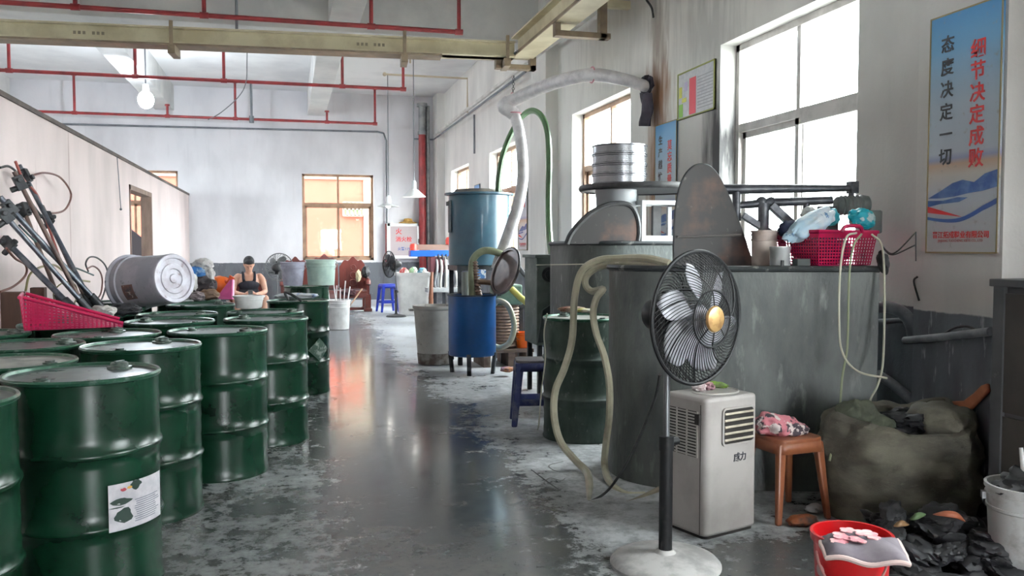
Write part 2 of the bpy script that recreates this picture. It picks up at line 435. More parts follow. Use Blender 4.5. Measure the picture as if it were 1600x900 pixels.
def window(n, axis, pos, a0, a1, label, m=ALU):
    """Two fixed lights over two sliding lights."""
    z0, z1, zt = WZ0, WZ1, 2.40
    t = thing(f'window_{n}', label, 'window', kind='structure')
    def bx(g, u0, u1, za, zb, d0, d1):
        if axis == 'X': g.span((pos+d0, u0, za), (pos+d1, u1, zb))
        else: g.span((u0, pos+d0, za), (u1, pos+d1, zb))
    f = .055; mid = (a0+a1)/2
    g = G(); bx(g, a0, a0+f, z0, z1, -.04, .04); bx(g, a1-f, a1, z0, z1, -.04, .04); bx(g, a0, a1, z0, z0+f, -.04, .04); bx(g, a0, a1, z1-f, z1, -.04, .04)
    bx(g, a0, a1, zt-.035, zt+.035, -.035, .035); bx(g, mid-.025, mid+.025, zt, z1, -.03, .03)
    g.out('window_frame', m, t, smooth=0)
    for (u0, u1, o) in ((a0+f, mid+.03, -.018), (mid-.03, a1-f, .018)):
        g = G(); s = .05
        bx(g, u0, u0+s, z0+f, zt-.035, o-.016, o+.016); bx(g, u1-s, u1, z0+f, zt-.035, o-.016, o+.016)
        bx(g, u0, u1, z0+f, z0+f+s, o-.016, o+.016); bx(g, u0, u1, zt-.035-s, zt-.035, o-.016, o+.016)
        sh = g.out('sliding_sash', m, t, smooth=0)
        g = G(); bx(g, u0+s, u1-s, z0+f+s, zt-.035-s, o-.003, o+.003); g.out('pane', GLASS, sh, smooth=0)
    for (u0, u1) in ((a0+f, mid-.025), (mid+.025, a1-f)):
        g = G(); bx(g, u0, u1, zt+.035, z1-f, -.003, .003); g.out('pane', GLASS, t, smooth=0)
    return t
_wl = ['large bright window nearest the slogan banner', 'bright window behind the stack of steel sieves', 'bright window behind the white duct hose', 'small bright window nearest the far corner', 'unseen window added beside the viewer to let in daylight']
for i, (a, b) in enumerate(RW): window(i+1, 'X', XW+.19, a, b, _wl[i], ALU2 if i == 0 else ALU)
window(6, 'Y', YB+.16, *BWIN[1], 'brown framed far end window looking onto an orange wall')
window(7, 'Y', YB+.16, *BWIN[0], 'far end window seen over the partition and through its opening')
for i, (a, b) in enumerate(LWIN): window(8+i, 'X', XL-.17, a, b, ['unseen side room window added for daylight, nearest the viewer', 'unseen side room window added for daylight, in the middle', 'unseen side room window added for daylight, nearest the far wall'][i])

# outside: ground and the neighbouring house seen through the far windows
struct(G().span((-60, -40, -.5), (60, 80, -.3)).out('ground', mat('yard_concrete', (205, 203, 198), .9), smooth=0), 'pale concrete yard outside the windows', 'ground')
ORG = mat('orange_render', (122, 55, 40), .9, c2=(116, 52, 37), scale=1)
h = thing('neighbour_house', 'orange rendered house outside the far end window', 'house', (0, 27, -.3), kind='structure')
G().span((-9, 0, 0), (6, 6, 7)).out('house_front', ORG, h, smooth=0)
CREAM = mat('cream_render', (92, 84, 72), .9)
_gx0 = on(536, 317, Y=26.9).x; _gx1 = on(567, 317, Y=26.9).x; _gz0 = on(540, 337, Y=26.9).z; _gz1 = on(540, 316, Y=26.9).z
g = G(); g.span((-9, -.06, _gz1+1.0), (6, 0, 7)); g.span((2.3, -.06, 0), (6, 0, _gz1+.99)); g.out('upper_storey', CREAM, h, smooth=0)
gw = G().span((_gx0, -.09, _gz0+.3), (_gx1, -.02, _gz1+.3)).out('house_window', mat('green_glass', (84, 110, 60), .4, c2=(120, 140, 90), scale=9), h, smooth=0)
g = G()
for i in range(6):
    x = _gx0+(_gx1-_gx0)*i/5; g.span((x-.025, -.14, _gz0+.3), (x+.025, -.1, _gz1+.3))
for i in range(3):
    z = _gz0+.3+(_gz1-_gz0)*i/2; g.span((_gx0, -.14, z-.025), (_gx1, -.1, z+.025))
g.out('window_bars', CREAM, gw, smooth=0)
# ================================================================= PIPES, CRANE, LAMPS, SIGNS
REDP = mat('red_pipe_paint', (132, 38, 42), .4, c2=(108, 30, 34), scale=5)
GALV = mat('galvanised', (150, 152, 152), .45, .4, c2=(124, 126, 128), scale=7)
CONDUIT = mat('conduit_grey', (112, 116, 122), .5, c2=(92, 96, 102), scale=5)
PVC = mat('white_pvc', (222, 220, 216), .4, c2=(200, 198, 192), scale=4)
CREAMP = mat('crane_cream', (214, 206, 178), .5, c2=(190, 180, 150), scale=2.5)
CREAMD = mat('crane_edge_brown', (128, 112, 92), .55, c2=(104, 90, 74), scale=4)
STEELD = mat('dark_steel', (52, 54, 58), .45, .5, c2=(74, 76, 78), scale=9)

def sprinkler(Y, xend, z, xs, tops, label, pend=None):
    t = thing('sprinkler_pipe', label, 'pipe', (0, Y, z), group=None)
    g = G(); g.tube([(-7.4, 0, 0), (xend, 0, 0)], .03, 10); g.sph((xend, 0, 0), .036, 12, 8); g.out('main_pipe', REDP, t)
    for x, zt in zip(xs, tops):
        g = G(); g.cyl((x, 0, 0), (x, 0, zt-z), .026, n=10); g.cyl((x-.05, 0, 0), (x+.05, 0, 0), .04, n=10)
        g.cyl((x, 0, zt-z-.03), (x, 0, zt-z), .05, n=10); g.out('riser', REDP, t)
    for x, d in pend or []:
        g = G(); g.cyl((x, 0, 0), (x, 0, d-.06), .014, n=8); g.cyl((x, 0, d-.06), (x, 0, d-.04), .03, n=10); g.out('sprinkler_head', GALV, t)
xs = lambda pxs, py, Y: [on(p, py, Y=Y).x for p in pxs]
z3 = 4.2
Y3, Y1, Y2 = 19.7, 15.3, 11.1
a = xs([117, 262, 368, 511, 586], 195, Y3); sprinkler(Y3, a[-1], z3, a, [ZC, 4.45, ZC, 4.45, ZC], 'thin red sprinkler pipe nearest the far end wall')
a = xs([15, 212, 350, 535, 630], 135, Y1); sprinkler(Y1, a[-1], z3, a, [ZC]*5, 'red sprinkler pipe hanging just beyond the cream crane girder')
a = xs([118, 319, 580, 717], 30, Y2); sprinkler(Y2, a[-1], z3, a, [ZC]*4, 'red sprinkler pipe hanging in front of the deep cross beam')

# crane runway along the windows and the girder across
t = thing('crane_runway', 'cream painted crane rail beam running along above the windows', 'crane rail', (2.75, 0, 3.75))
g = G(); g.span((0, -2, 0), (.26, 10.5, .03)); g.span((.09, -2, .03), (.17, 10.5, .25)); g.span((0, -2, .25), (.26, 10.5, .27)); g.out('rail_beam', CREAMP, t, smooth=0)
G().span((-.012, -2, .0), (0, 10.5, .035)).out('rail_edge', CREAMD, t, smooth=0)
for y in (10.44, 8.7, 4.6):
    g = G(); g.span((-.22 if y > 10 else 0, y-.05, -.14), (.62 if y < 10 else .3, y+.05, -.08)); g.span((.5 if y < 10 else .22, y-.05, -.14), (.58 if y < 10 else .3, y+.05, .06 if y > 10 else .3))
    g.span((-.22 if y > 10 else .0, y-.05, -.1), (-.14 if y > 10 else .06, y+.05, .01))
    g.out('bracket', CREAMD, t, smooth=0, bevel=.004)
for y in (4.6, 8.7): G().span((.5, y-.04, .2), (.87, y+.04, .28)).out('wall_arm', CREAMP, t, smooth=0)
for i in range(4): G().cyl((-.01, 10.3-i*.06, .02), (-.03, 10.3-i*.06, .02), .012, n=8).out('rail_bolt', STEELD, t)
t = thing('crane_girder', 'cream crane girder crossing the workshop under the cross beam', 'crane girder', (2.74, 10.34, 3.72), rz=R(-4.6))
g = G(); g.span((-9.2, -.07, 0), (0, .07, .18)); g.span((-9.2, -.13, -.0), (0, .13, .02)); g.span((-9.2, -.13, .17), (0, .13, .19)); g.out('girder_beam', CREAMP, t, smooth=0)
G().span((-9.2, -.137, -.022), (-.9, .137, 0)).out('lower_flange', CREAMD, t, smooth=0)
for x in (-7.6, -4.0, -1.35, -.1):
    g = G(); g.span((x-.04, -.16, -.12), (x+.04, .16, -.02)); g.span((x-.02, -.17, -.03), (x+.02, -.14, .25)); g.out('clamp', CREAMD, t, smooth=0, bevel=.004)
for x in (-4.9, -1.75):
    g = G()
    for k in range(7):
        if k != 3: g.box((x-.15+.05*k, -.0715, .09), (.03, .003, .035))
    g.out('painted_mark', mat('faded_mark', (120, 110, 92), .6), t, smooth=0)

# conduits
t = thing('wall_conduit', 'white conduit pipe climbing along the window wall below the crane rail', 'conduit')
p0 = on(690, 206, X=3.42); p1 = on(835, 84, X=3.42); zc = (p0.z+p1.z)/2
g = G(); g.tube([(3.42, 20.36, zc), (3.42, 11, zc), (3.5, 3, zc), (3.5, -2, zc)], .034, 8); g.out('upper_pipe', PVC, t)
g = G(); g.tube([(2.95, 20.4, zc-.1), (3.4, 20.4, zc-.1), (3.42, 20.3, zc-.1), (3.42, 12.2, zc-.1)], .02, 8); g.out('lower_pipe', CONDUIT, t)
for px in (741,):
    q = on(px, 180, X=3.55); q2 = on(px, 240, X=3.55)
    g = G(); g.tube([(3.55, q.y, zc-.1), (3.55, q.y, q2.z)], .02, 8); g.out('drop_pipe', CONDUIT, t)
t = thing('lamp_conduit', 'thin beige conduit frame carrying the pendant lamps near the far windows', 'conduit')
BEIGE = mat('beige_conduit', (196, 182, 158), .5)
qa = on(601, 116, Y=16.8); qb = on(731, 121, X=3.5)
g = G(); g.tube([(qa.x, 16.8, qa.z), (3.5, 16.8, qa.z), (3.5, 16.8, zc)], .02, 8); g.sph(qa, .04, 10, 8); g.out('conduit_run', BEIGE, t)
qc = on(641, 97, Y=15.4)
G().tube([(qc.x, 15.4, ZC), (qc.x, 15.4, qc.z-.02)], .016, 8).out('conduit_drop', BEIGE, t)
t = thing('back_conduit', 'dark grey conduit along the far wall that bends down beside the window', 'conduit')
zb0 = on(130, 197, Y=20.42).z; zb1 = on(590, 206, Y=20.42).z; xb = on(604, 300, Y=20.42).x
G().tube([(-7.5, 20.42, zb0), (xb-.2, 20.42, zb1), (xb-.06, 20.42, zb1-.03), (xb, 20.42, zb1-.2), (xb, 20.42, 1.95)], .022, 8).out('conduit_run', CONDUIT, t)
G().tube([(xb, 20.42, 1.95), (xb, 20.42, .95)], .04, 10).out('red_sleeve', REDP, t)
t = thing('ceiling_conduit', 'grey conduit dropping from the ceiling to the far sprinkler pipe', 'conduit')
qx = on(393, 190, Y=19.5).x
g = G(); g.tube([(qx, 19.55, ZC), (qx, 19.55, 4.12)], .025, 8); g.cyl((qx, 19.55, 4.25), (qx, 19.55, 4.1), .05, n=10); g.out('conduit_run', CONDUIT, t)
t = thing('overhead_conduit', 'thin grey conduit hanging in front of the cross beam beside the crane girder', 'conduit')
qx = on(370, 50, Y=11.3).x
G().tube([(qx, 11.3, ZC), (qx, 11.3, 3.9)], .018, 8).out('conduit_run', CONDUIT, t)
g = G(); _w0 = on(386, 43.5, Y=14); _w0.z = ZC
w = [_w0, on(386, 95, Y=14), on(384, 130, Y=14), on(372, 152, Y=14), on(345, 176, Y=14), on(325, 187, Y=14)]
tag(g.tube(w, .008, 6, smooth=6).out('hanging_wire', CONDUIT), 'loose grey wire dangling under the ceiling between the sprinkler pipes', 'wire')

# fire riser
t = thing('fire_riser', 'red fire riser pipe with galvanised top in the far corner', 'pipe', (on(660, 300, Y=20.25).x, 20.25, 0))
zt = on(658, 208, Y=20.25).z
G().cyl((0, 0, .1), (0, 0, zt), .085, n=20).out('red_pipe', REDP, t)
g = G(); g.cyl((0, 0, zt), (0, 0, 4.75), .085, n=20); g.cyl((0, 0, 4.72), (0, 0, 4.8), .12, n=20); g.cyl((0, 0, zt-.04), (0, 0, zt+.04), .105, n=20); g.out('galvanised_pipe', GALV, t)
G().cyl((.14, .05, .2), (.14, .05, 4.75), .05, n=12).out('grey_pipe', GALV, t)

# pendant lamps
WHITE_EN = mat('white_enamel', (236, 238, 238), .35)
BULB = mat('lit_bulb', (255, 250, 240), .5, emit=18)
def pendant(p, r, h, ztop, label, lit):
    t = thing('pendant_lamp', label, 'lamp', p, group=None)
    G().cyl((0, 0, h+.14), (0, 0, ztop-p.z), .009, n=8).out('stem', CONDUIT, t)
    g = G(); g.lathe([(.02, h+.16), (.045, h+.12), (.045, h), (.06, h), (r, .0), (r, -.012), (r-.01, -.012), (.05, h-.014)], 36); g.out('lamp_shade', WHITE_EN, t)
    G().sph((0, 0, h*.35), (.05, .05, .06), 14, 10).out('bulb', BULB if lit else WHITE_EN, t)
pendant(on(607, 322, Y=16.8), .21, .05, qa.z, 'flat white enamel pendant lamp left of the conical one', True)
pendant(on(647, 307, Y=15.4), .21, .13, ZC, 'white conical pendant lamp in front of the red riser pipe', True)
p = on(228, 156, Y=15.9)
t = thing('work_light', 'glaring white work light hanging near the ceiling over the partition', 'lamp', p)
G().cyl((0, 0, .2), (0, 0, ZC-p.z), .012, n=8).out('stem', CONDUIT, t)
G().lathe([(0, .28), (.05, .26), (.055, .1), (.0, .1)], 20).out('lamp_cap', WHITE_EN, t)
GLARE = mat('glaring_bulb', (236, 246, 255), .5, emit=260)
G().sph((0, 0, 0), (.13, .13, .15), 24, 16).out('bulb', GLARE, t)

# hydrant cabinet with a small straw hat shaped thing on top
REDINK = mat('red_ink', (196, 40, 44), .5); BLACKINK = mat('dark_ink', (44, 48, 56), .5); BLUEINK = mat('blue_ink', (52, 84, 150), .5)
x0 = on(605, 375, Y=20.3).x; x1 = on(656, 375, Y=20.3).x; z0 = on(630, 404, Y=20.3).z; z1 = on(630, 349, Y=20.3).z
t = thing('fire_hydrant_cabinet', 'white framed fire hydrant cabinet with red writing on the far wall', 'cabinet', ((x0+x1)/2, 20.5, z0))
w, hh = x1-x0, z1-z0
g = G(); g.span((-w/2, -.22, 0), (w/2, -.002, hh)); g.out('cabinet_body', WHITE_EN, t, smooth=0, bevel=.006)
g = G()
for (a, b) in (((-w/2, 0), (-w/2+.07, hh)), ((w/2-.07, 0), (w/2, hh)), ((-w/2, 0), (w/2, .07)), ((-w/2, hh-.07), (w/2, hh))): g.span((a[0], -.24, a[1]), (b[0], -.22, b[1]))
d = g.out('door', WHITE_EN, t, smooth=0, bevel=.004)
G().span((-w/2+.07, -.232, .07), (w/2-.07, -.225, hh-.07)).out('glass', mat('hydrant_glass', (176, 164, 166), .15), d, smooth=0)
lettering('lettering', '火', .15, REDINK, t, face_Y((-.12, -.236, hh*.76)))
lettering('lettering', '消火栓', .13, REDINK, t, face_Y((0, -.236, hh*.54)))
lettering('lettering', '火警119', .085, BLUEINK, t, face_Y((0, -.236, hh*.27)))
G().box((w/2-.035, -.245, hh*.5), (.02, .02, .1)).out('handle', STEELD, t)
YEL = mat('yellow_straw', (186, 150, 78), .8, c2=(150, 112, 56), scale=14)
tag(G().lathe([(0, .12), (.09, .11), (.12, .04), (.22, .015), (.22, 0), (0, 0)], 24).out('straw_hat', YEL, loc=(x1-.27, 20.38, z1+.005)), 'small yellow brown straw hat on top of the hydrant cabinet', 'hat')

# ---------------------------------------------------------------- signs
def banner_paper():
    m = bpy.data.materials.new('banner_print'); m.use_nodes = True; MATS['banner_print'] = m
    nt = m.node_tree; N = nt.nodes; L = nt.links; b = N['Principled BSDF']; b.inputs['Roughness'].default_value = .45
    tc = N.new('ShaderNodeTexCoord'); sp = N.new('ShaderNodeSeparateXYZ'); L.new(tc.outputs['Object'], sp.inputs[0])
    r = N.new('ShaderNodeMapRange'); r.inputs[1].default_value = 0; r.inputs[2].default_value = 1.27; L.new(sp.outputs[2], r.inputs[0])
    cr = N.new('ShaderNodeValToRGB'); cr.color_ramp.elements[0].position = .0; cr.color_ramp.elements[0].color = lin((206, 208, 208))
    cr.color_ramp.elements[1].position = 1; cr.color_ramp.elements[1].color = lin((66, 138, 192))
    for p, c in ((.24, (200, 208, 216)), (.33, (212, 206, 196)), (.372, (206, 178, 150)), (.395, (160, 168, 200)), (.42, (196, 206, 216)), (.62, (190, 208, 222)), (.85, (116, 172, 212))):
        e = cr.color_ramp.elements.new(p); e.color = lin(c)
    L.new(r.outputs[0], cr.inputs[0])
    n = N.new('ShaderNodeTexNoise'); n.inputs['Scale'].default_value = 25; n.inputs['Detail'].default_value = 6; L.new(tc.outputs['Object'], n.inputs['Vector'])
    nr = N.new('ShaderNodeMapRange'); nr.inputs[1].default_value = .62; nr.inputs[2].default_value = .75; nr.inputs[4].default_value = .5; L.new(n.outputs[0], nr.inputs[0])
    mx = N.new('ShaderNodeMix'); mx.data_type = 'RGBA'; L.new(nr.outputs[0], mx.inputs[0]); L.new(cr.outputs[0], mx.inputs[6]); mx.inputs[7].default_value = lin((150, 146, 140))
    L.new(mx.outputs[2], b.inputs['Base Color']); return m
BPRINT = banner_paper()
MOUNT = mat('mountain_blue', (42, 78, 140), .5, c2=(84, 116, 168), scale=14)
BORDER = mat('banner_border', (150, 134, 92), .5)
def banner(X, yc, z0, label, dark, red, w=.49, h=1.27, full=True):
    """Slogan banner on a face looking towards -X."""
    t = thing('slogan_banner', label, 'banner', (X, yc, z0))
    G().span((-.012, -w/2, 0), (0, w/2, h)).out('banner_sheet', BPRINT, t, smooth=0)
    g = G(); e = .008
    for a, b in (((-w/2, 0), (-w/2+e, h)), ((w/2-e, 0), (w/2, h)), ((-w/2, 0), (w/2, e)), ((-w/2, h-e), (w/2, h))): g.span((-.015, a[0], a[1]), (-.003, b[0], b[1]))
    g.out('border', BORDER, t, smooth=0)
    def flat(name, pts, m, off=-.0135):
        n = len(pts); G().mesh([(off, -u*w, v*h) for u, v in pts], [tuple(range(n))]).out(name, m, t, smooth=0)
    if full:
        flat('printed_mountain', [(-.48, .235), (-.30, .262), (-.12, .292), (.02, .302), (.18, .288), (.32, .318), (.48, .33), (.48, .262), (.3, .25), (.1, .245), (-.1, .235), (-.3, .232)], MOUNT)
        flat('printed_mountain', [(-.48, .225), (-.25, .222), (-.05, .232), (.1, .228), (-.02, .212), (-.3, .208), (-.48, .198)], MOUNT, -.0132)
        arc = lambda a, b, y0, dip, th0, th1, n=14: [(a+(b-a)*i/n, y0(i/n)) for i in range(n+1)]
        up = [(-.48+.96*i/16, .148-.016*math.sin(PI*min(1, i/16*1.25))+(.052*max(0, (i/16-.45)/.55)**1.6)) for i in range(17)]
        flat('printed_swoosh', [(u, v+.008+.012*min(1, max(0, (u+.4)))) for u, v in up]+[(u, v-.004) for u, v in reversed(up)], BLUEINK)
        rp = [(-.48+.5*i/10, .186-.036*(i/10)) for i in range(11)]
        flat('printed_swoosh', [(u, v+.014*(1-i/10)+.001) for i, (u, v) in enumerate(rp)]+[(u, v-.012*(1-i/10)) for i, (u, v) in reversed(list(enumerate(rp)))], REDINK)
        lettering('lettering', '晋江拓成鞋业有限公司', .039, REDINK, t, face_X((-.0135, 0, .075*h)), .0006)
        lettering('lettering', 'JINJIANG TUOCHENG XIEYE CO., LTD', .018, mat('pale_red_ink', (176, 110, 110), .6), t, face_X((-.0135, 0, .052*h)), .0006)
    for i, ch in enumerate(dark): lettering('lettering', ch, .094, BLACKINK, t, face_X((-.0135, .115, h*(.868-.0935*i))), .0008)
    for i, ch in enumerate(red): lettering('lettering', ch, .102, REDINK, t, face_X((-.0135, -.095, h*(.815-.087*i))), .0008)
    return t
banner(3.415, 3.72, 1.35, 'big blue slogan banner on the pillar right of the large window', '态度决定一切', '细节决定成败')
banner(3.595, 7.72, 1.33, 'slogan banner left of the large window, half hidden by the standing black lid', '生产越忙', '莫忘质量')
banner(3.595, 12.95, 1.34, 'distant slogan banner beside the white hose and the far pillar', '', '质量为本')
banner(3.595, 16.3, 1.34, 'pale blue slogan banner top peeping over the teal tank', '', '')
# notice board
t = thing('notice_board', 'green edged notice board with a red column beside the large window', 'board', (3.6, 7.1, 2.58))
w, hh = .72, .43
G().span((-.015, -w/2, 0), (0, w/2, hh)).out('board_sheet', mat('board_grey', (214, 214, 218), .5, c2=(196, 197, 204), scale=20), t, smooth=0)
g = G(); e = .012
for a, b in (((-w/2, 0), (-w/2+e, hh)), ((w/2-e, 0), (w/2, hh)), ((-w/2, 0), (w/2, e)), ((-w/2, hh-e), (w/2, hh))): g.span((-.022, a[0], a[1]), (0, b[0], b[1]))
g.out('board_frame', mat('board_frame_green', (140, 146, 70), .5), t, smooth=0)
def patch(y0, y1, za, zb, m, nm='printed_panel'): G().span((-.017, y0, za), (-.0155, y1, zb)).out(nm, m, t, smooth=0)
patch(-.01, .12, .02, .35, mat('notice_red', (204, 60, 74), .5)); patch(.25, .33, .02, .14, mat('notice_green', (128, 182, 60), .5))
patch(.27, .33, .2, .3, mat('notice_yellow', (206, 206, 84), .5)); patch(.16, .22, .25, .33, mat('notice_lilac', (196, 186, 214), .5)); patch(.18, .27, .15, .19, MATS['notice_yellow'])
g = G()
for i in range(11): g.span((-.017, -.33, .05+i*.028), (-.0155, -.04, .057+i*.028))
g.out('printed_lines', mat('notice_line_grey', (166, 166, 172), .6), t, smooth=0)

# nail with wires, thin cord on the partition
tag(G().cyl(on(1431, 362, X=3.36), on(1431, 408, X=3.36), .004, n=6).out('wall_hook', STEELD), 'thin dark hook rod on the wall left of the big banner', 'hook')
a = on(183, 246, X=XP+.02); b = on(189, 327, X=XP+.02)
g = G(); g.tube([a, b], .006, 6); g.sph(b, .016, 8, 6)
tag(g.out('pull_string', CONDUIT), 'thin cord hanging down the partition from its capping', 'string')
tag(G().tube([on(1010, 0, X=3.55), on(1018, 12, X=3.55), on(1021, 27, X=3.55)], .012, 6, smooth=4).out('cable_stub', STEELD), 'short black cable stub on the wall above the large window', 'cable')
# ================================================================= LEFT: OIL DRUMS AND WHAT LIES ON THEM
DRUM = mat('drum_green', (9, 39, 25), .27, c2=(14, 50, 34), spec=.4, scale=4, c3=(40, 62, 52), scale3=38, lo3=.68, hi3=.78, bump=.05, bscale=5)
DLID = mat('drum_lid_green', (52, 70, 64), .25, c2=(112, 118, 116), scale=3.5, lo=.4, hi=.65, rough2=.5)  # lid green paled with dust and painted-in window reflections
DRIM = mat('drum_rim', (30, 72, 54), .3, .3, c2=(96, 112, 104), scale=30, lo=.55, hi=.7)
BUNG = mat('bung_metal', (58, 74, 66), .35, .5, c2=(120, 128, 122), scale=30)
DUSTL = mat('dusty_drum_lid', (150, 148, 142), .6, c2=(112, 116, 110), scale=6)
DRUM_OLD = mat('old_drum_green', (30, 48, 40), .5, c2=(58, 72, 64), scale=7, c3=(120, 124, 118), scale3=26, lo3=.62, hi3=.75, stretch=(1, 1, .5))
def make_drum(label, loc, rz=0, shell=None, lid=None):
    t = thing('oil_drum', label, 'drum', loc, rz)
    r, H = .286, .88; sh = shell or DRUM
    prof = [(r-.012, .012), (r+.004, 0), (r+.006, .012), (r, .022)]
    def hoop(z): return [(r, z-.016), (r+.007, z-.010), (r+.011, z), (r+.007, z+.010), (r, z+.016)]
    for k in range(3): prof.append((r, .07+k*.07)); prof.append((r-.003, .1+k*.07))
    prof += hoop(.30)
    for k in range(3): prof.append((r, .36+k*.07)); prof.append((r-.003, .39+k*.07))
    prof += hoop(.585)
    for k in range(3): prof.append((r, .65+k*.06)); prof.append((r-.003, .68+k*.06))
    prof += [(r, .862)]
    G().lathe([(0, .012)]+prof, 64).out('shell', sh, t, smooth=50)
    G().lathe([(r, .858), (r+.006, .862), (r+.008, .872), (r+.003, H), (r-.005, H-.002), (r-.01, .865)], 64).out('rim', DRIM, t)
    G().lathe([(r-.008, .868), (r-.02, .862), (r-.05, .864), (.12, .866), (0, .867)], 64).out('drum_lid', lid or DLID, t)
    g = G(); g.lathe([(0, .866), (.05, .866), (.05, .874), (.036, .876), (.036, .888), (.03, .892), (0, .892)], 20, (.2, 0, 0)); g.box((.2, 0, .894), (.05, .012, .008)); g.out('bung', BUNG, t)
    g = G(); g.lathe([(0, .866), (.03, .866), (.03, .873), (.02, .875), (.02, .882), (0, .882)], 16, (-.2, 0, 0)); g.out('bung', BUNG, t)
    return t
GRP = 'green oil drums along the partition'
spots = [
 (-.81, 3.76, 1.0, 'big green oil drum in front with a torn white label sheet'),
 (-1.19, 3.21, 2.2, 'green oil drum cut off by the left picture edge'),
 (-.74, 4.75, 1.2, 'green oil drum right behind the one with the torn label'),
 (-.42, 5.5, -.6, 'green oil drum third along the aisle, with a bare scuffed side'),
 (-.155, 6.33, 2.5, 'green oil drum fourth along the aisle, before the one carrying the white pail'),
 (-.175, 6.99, 0, 'green oil drum carrying the shallow white pail'),
 (.09, 8.4, 1.9, 'green oil drum with a pale diamond sticker and a pale bag on its lid'),
 (-1.22, 4.2, 2.9, 'dusty lidded oil drum left behind the one with the torn label'),
 (-1.34, 4.92, .4, 'green oil drum right in front of the pink scoop basket'),
 (-1.03, 5.43, 1.5, 'green oil drum between the pink scoop basket and the third aisle drum'),
 (-.79, 6.25, 2.6, 'green oil drum in the second row, in front of the fallen grey tub'),
 (-.82, 6.92, -.5, 'green oil drum in the second row, just right of the fallen grey tub'),
 (-.75, 8.0, .8, 'green oil drum in front of the orange bowl'),
 (-1.43, 7.02, .2, 'green oil drum carrying the bottom end of the fallen grey tub'),
 (-1.45, 7.68, .2, 'green oil drum under the rim end of the fallen grey tub'),
 (-.93, 8.72, .2, 'green oil drum hidden under the orange bowl and pink dustpan'),
 (-1.53, 8.6, .2, 'green oil drum hidden under the pile of plastic bags'),
 (-1.43, 6.22, .2, 'green oil drum hidden under the tip of the pink scoop basket'),
 (-1.78, 5.6, .2, 'green oil drum hidden under the deep end of the pink scoop basket'),
 (.235, 11.55, .2, 'green oil drum far down the aisle carrying two white pails')]
drum0 = make_drum(spots[0][3], (spots[0][0], spots[0][1], 0), spots[0][2]); drum0['group'] = GRP
drums = [drum0]+[dup(drum0, (x, y, 0), a, lb, GRP) for x, y, a, lb in spots[1:]]
for ch in drums[7].children:
    if ch.name.startswith('drum_lid'):
        ch.data = ch.data.copy(); ch.data.materials[0] = DUSTL
# torn label on the front drum
def curved(g, a0, a1, z0, z1, off=.003, n=14, dz=0):
    g.grid(lambda u, v: Vector(((.286+off)*math.cos(a0+(a1-a0)*u), (.286+off)*math.sin(a0+(a1-a0)*u), z0+(z1-z0)*v+dz*u)), n, 3); return g
def ang(drum, px, py):
    """Angle on the drum's skin where the photo point falls."""
    d = _M @ Vector(((px-800)/F, (450-py)/F, -1)); o = Vector((drum.location.x, drum.location.y))
    dx, dy = d.x, d.y; a = dx*dx+dy*dy; b = -2*(o.x*dx+o.y*dy); c = o.length_squared-.2875**2
    disc = max(0, b*b-4*a*c); t = (-b-math.sqrt(disc))/(2*a)
    p = CAM+d*t; return math.atan2(p.y-o.y, p.x-o.x)-drum.rotation_euler.z, p.z
PAPER = mat('label_paper', (188, 184, 188), .6, c2=(164, 160, 166), scale=12)
INK = mat('label_print', (110, 112, 122), .6); TORN = mat('torn_through', (26, 48, 40), .45)
a0, za = ang(drum0, 168, 790); a1, zb = ang(drum0, 246, 785)
ztop = ang(drum0, 176, 757)[1]; zbot = ang(drum0, 170, 832)[1]
g = curved(G(), a0, a1, zbot, ztop, .0125); lab = g.out('paper_label', PAPER, drum0)
g = G(); w = a1-a0
random.seed(4)
for i in range(11):
    z = zbot+.02+(ztop-zbot-.09)*i/11; curved(g, a0+w*(.38+.05*random.random()), a0+w*(.8+.15*random.random()), z, z+.0035, .0132, 8)
g.out('printed_text', INK, lab)
def blot(u, v, ru, rv, m, nm, seed, off=.0135):
    pts = []
    for i in range(16):
        t = 2*PI*i/16; k = 1+.55*mnoise.noise(Vector((math.cos(t)*1.7+seed, math.sin(t)*1.7, seed)))
        aa = a0+w*(u+ru*k*math.cos(t)); zz = zbot+(ztop-zbot)*(v+rv*k*math.sin(t)); pts.append(((.286+off)*math.cos(aa), (.286+off)*math.sin(aa), zz))
    G().mesh(pts, [tuple(range(16))]).out(nm, m, lab, smooth=0)
blot(.22, .3, .14, .14, TORN, 'torn_patch', 1); blot(.17, .62, .17, .075, TORN, 'torn_patch', 2); blot(.42, .9, .1, .09, TORN, 'torn_patch', 5); blot(.12, .5, .12, .012, TORN, 'torn_patch', 3)
blot(.22, .86, .05, .035, mat('label_red', (150, 50, 60), .6), 'printed_mark', 7, .014); blot(.31, .88, .04, .03, mat('label_gold', (190, 140, 60), .6), 'printed_mark', 8, .0142)
# pale diamond marking on the drum skin
def marking(dr, px, py, dw, dh, label):
    a, z = ang(dr, px, py); pts = []; nn = 5
    v = []; f = []
    for i in range(nn+1):
        for j in range(nn+1):
            s_ = i/nn-.5; q = j/nn-.5; aa = a+(s_-q)*dw; zz = z+(s_+q)*dh; v.append((.299*math.cos(aa), .299*math.sin(aa), zz))
    for i in range(nn):
        for j in range(nn): k = i*(nn+1)+j; f.append((k, k+1, k+nn+2, k+nn+1))
    o = G().mesh(v, f).out('marking', mat('marking_grey', (74, 98, 86), .35, c2=(160, 168, 160), scale=16, lo=.5, hi=.6), dr)
    return o
marking(drums[6], 498, 546, .4, .11, ''); 

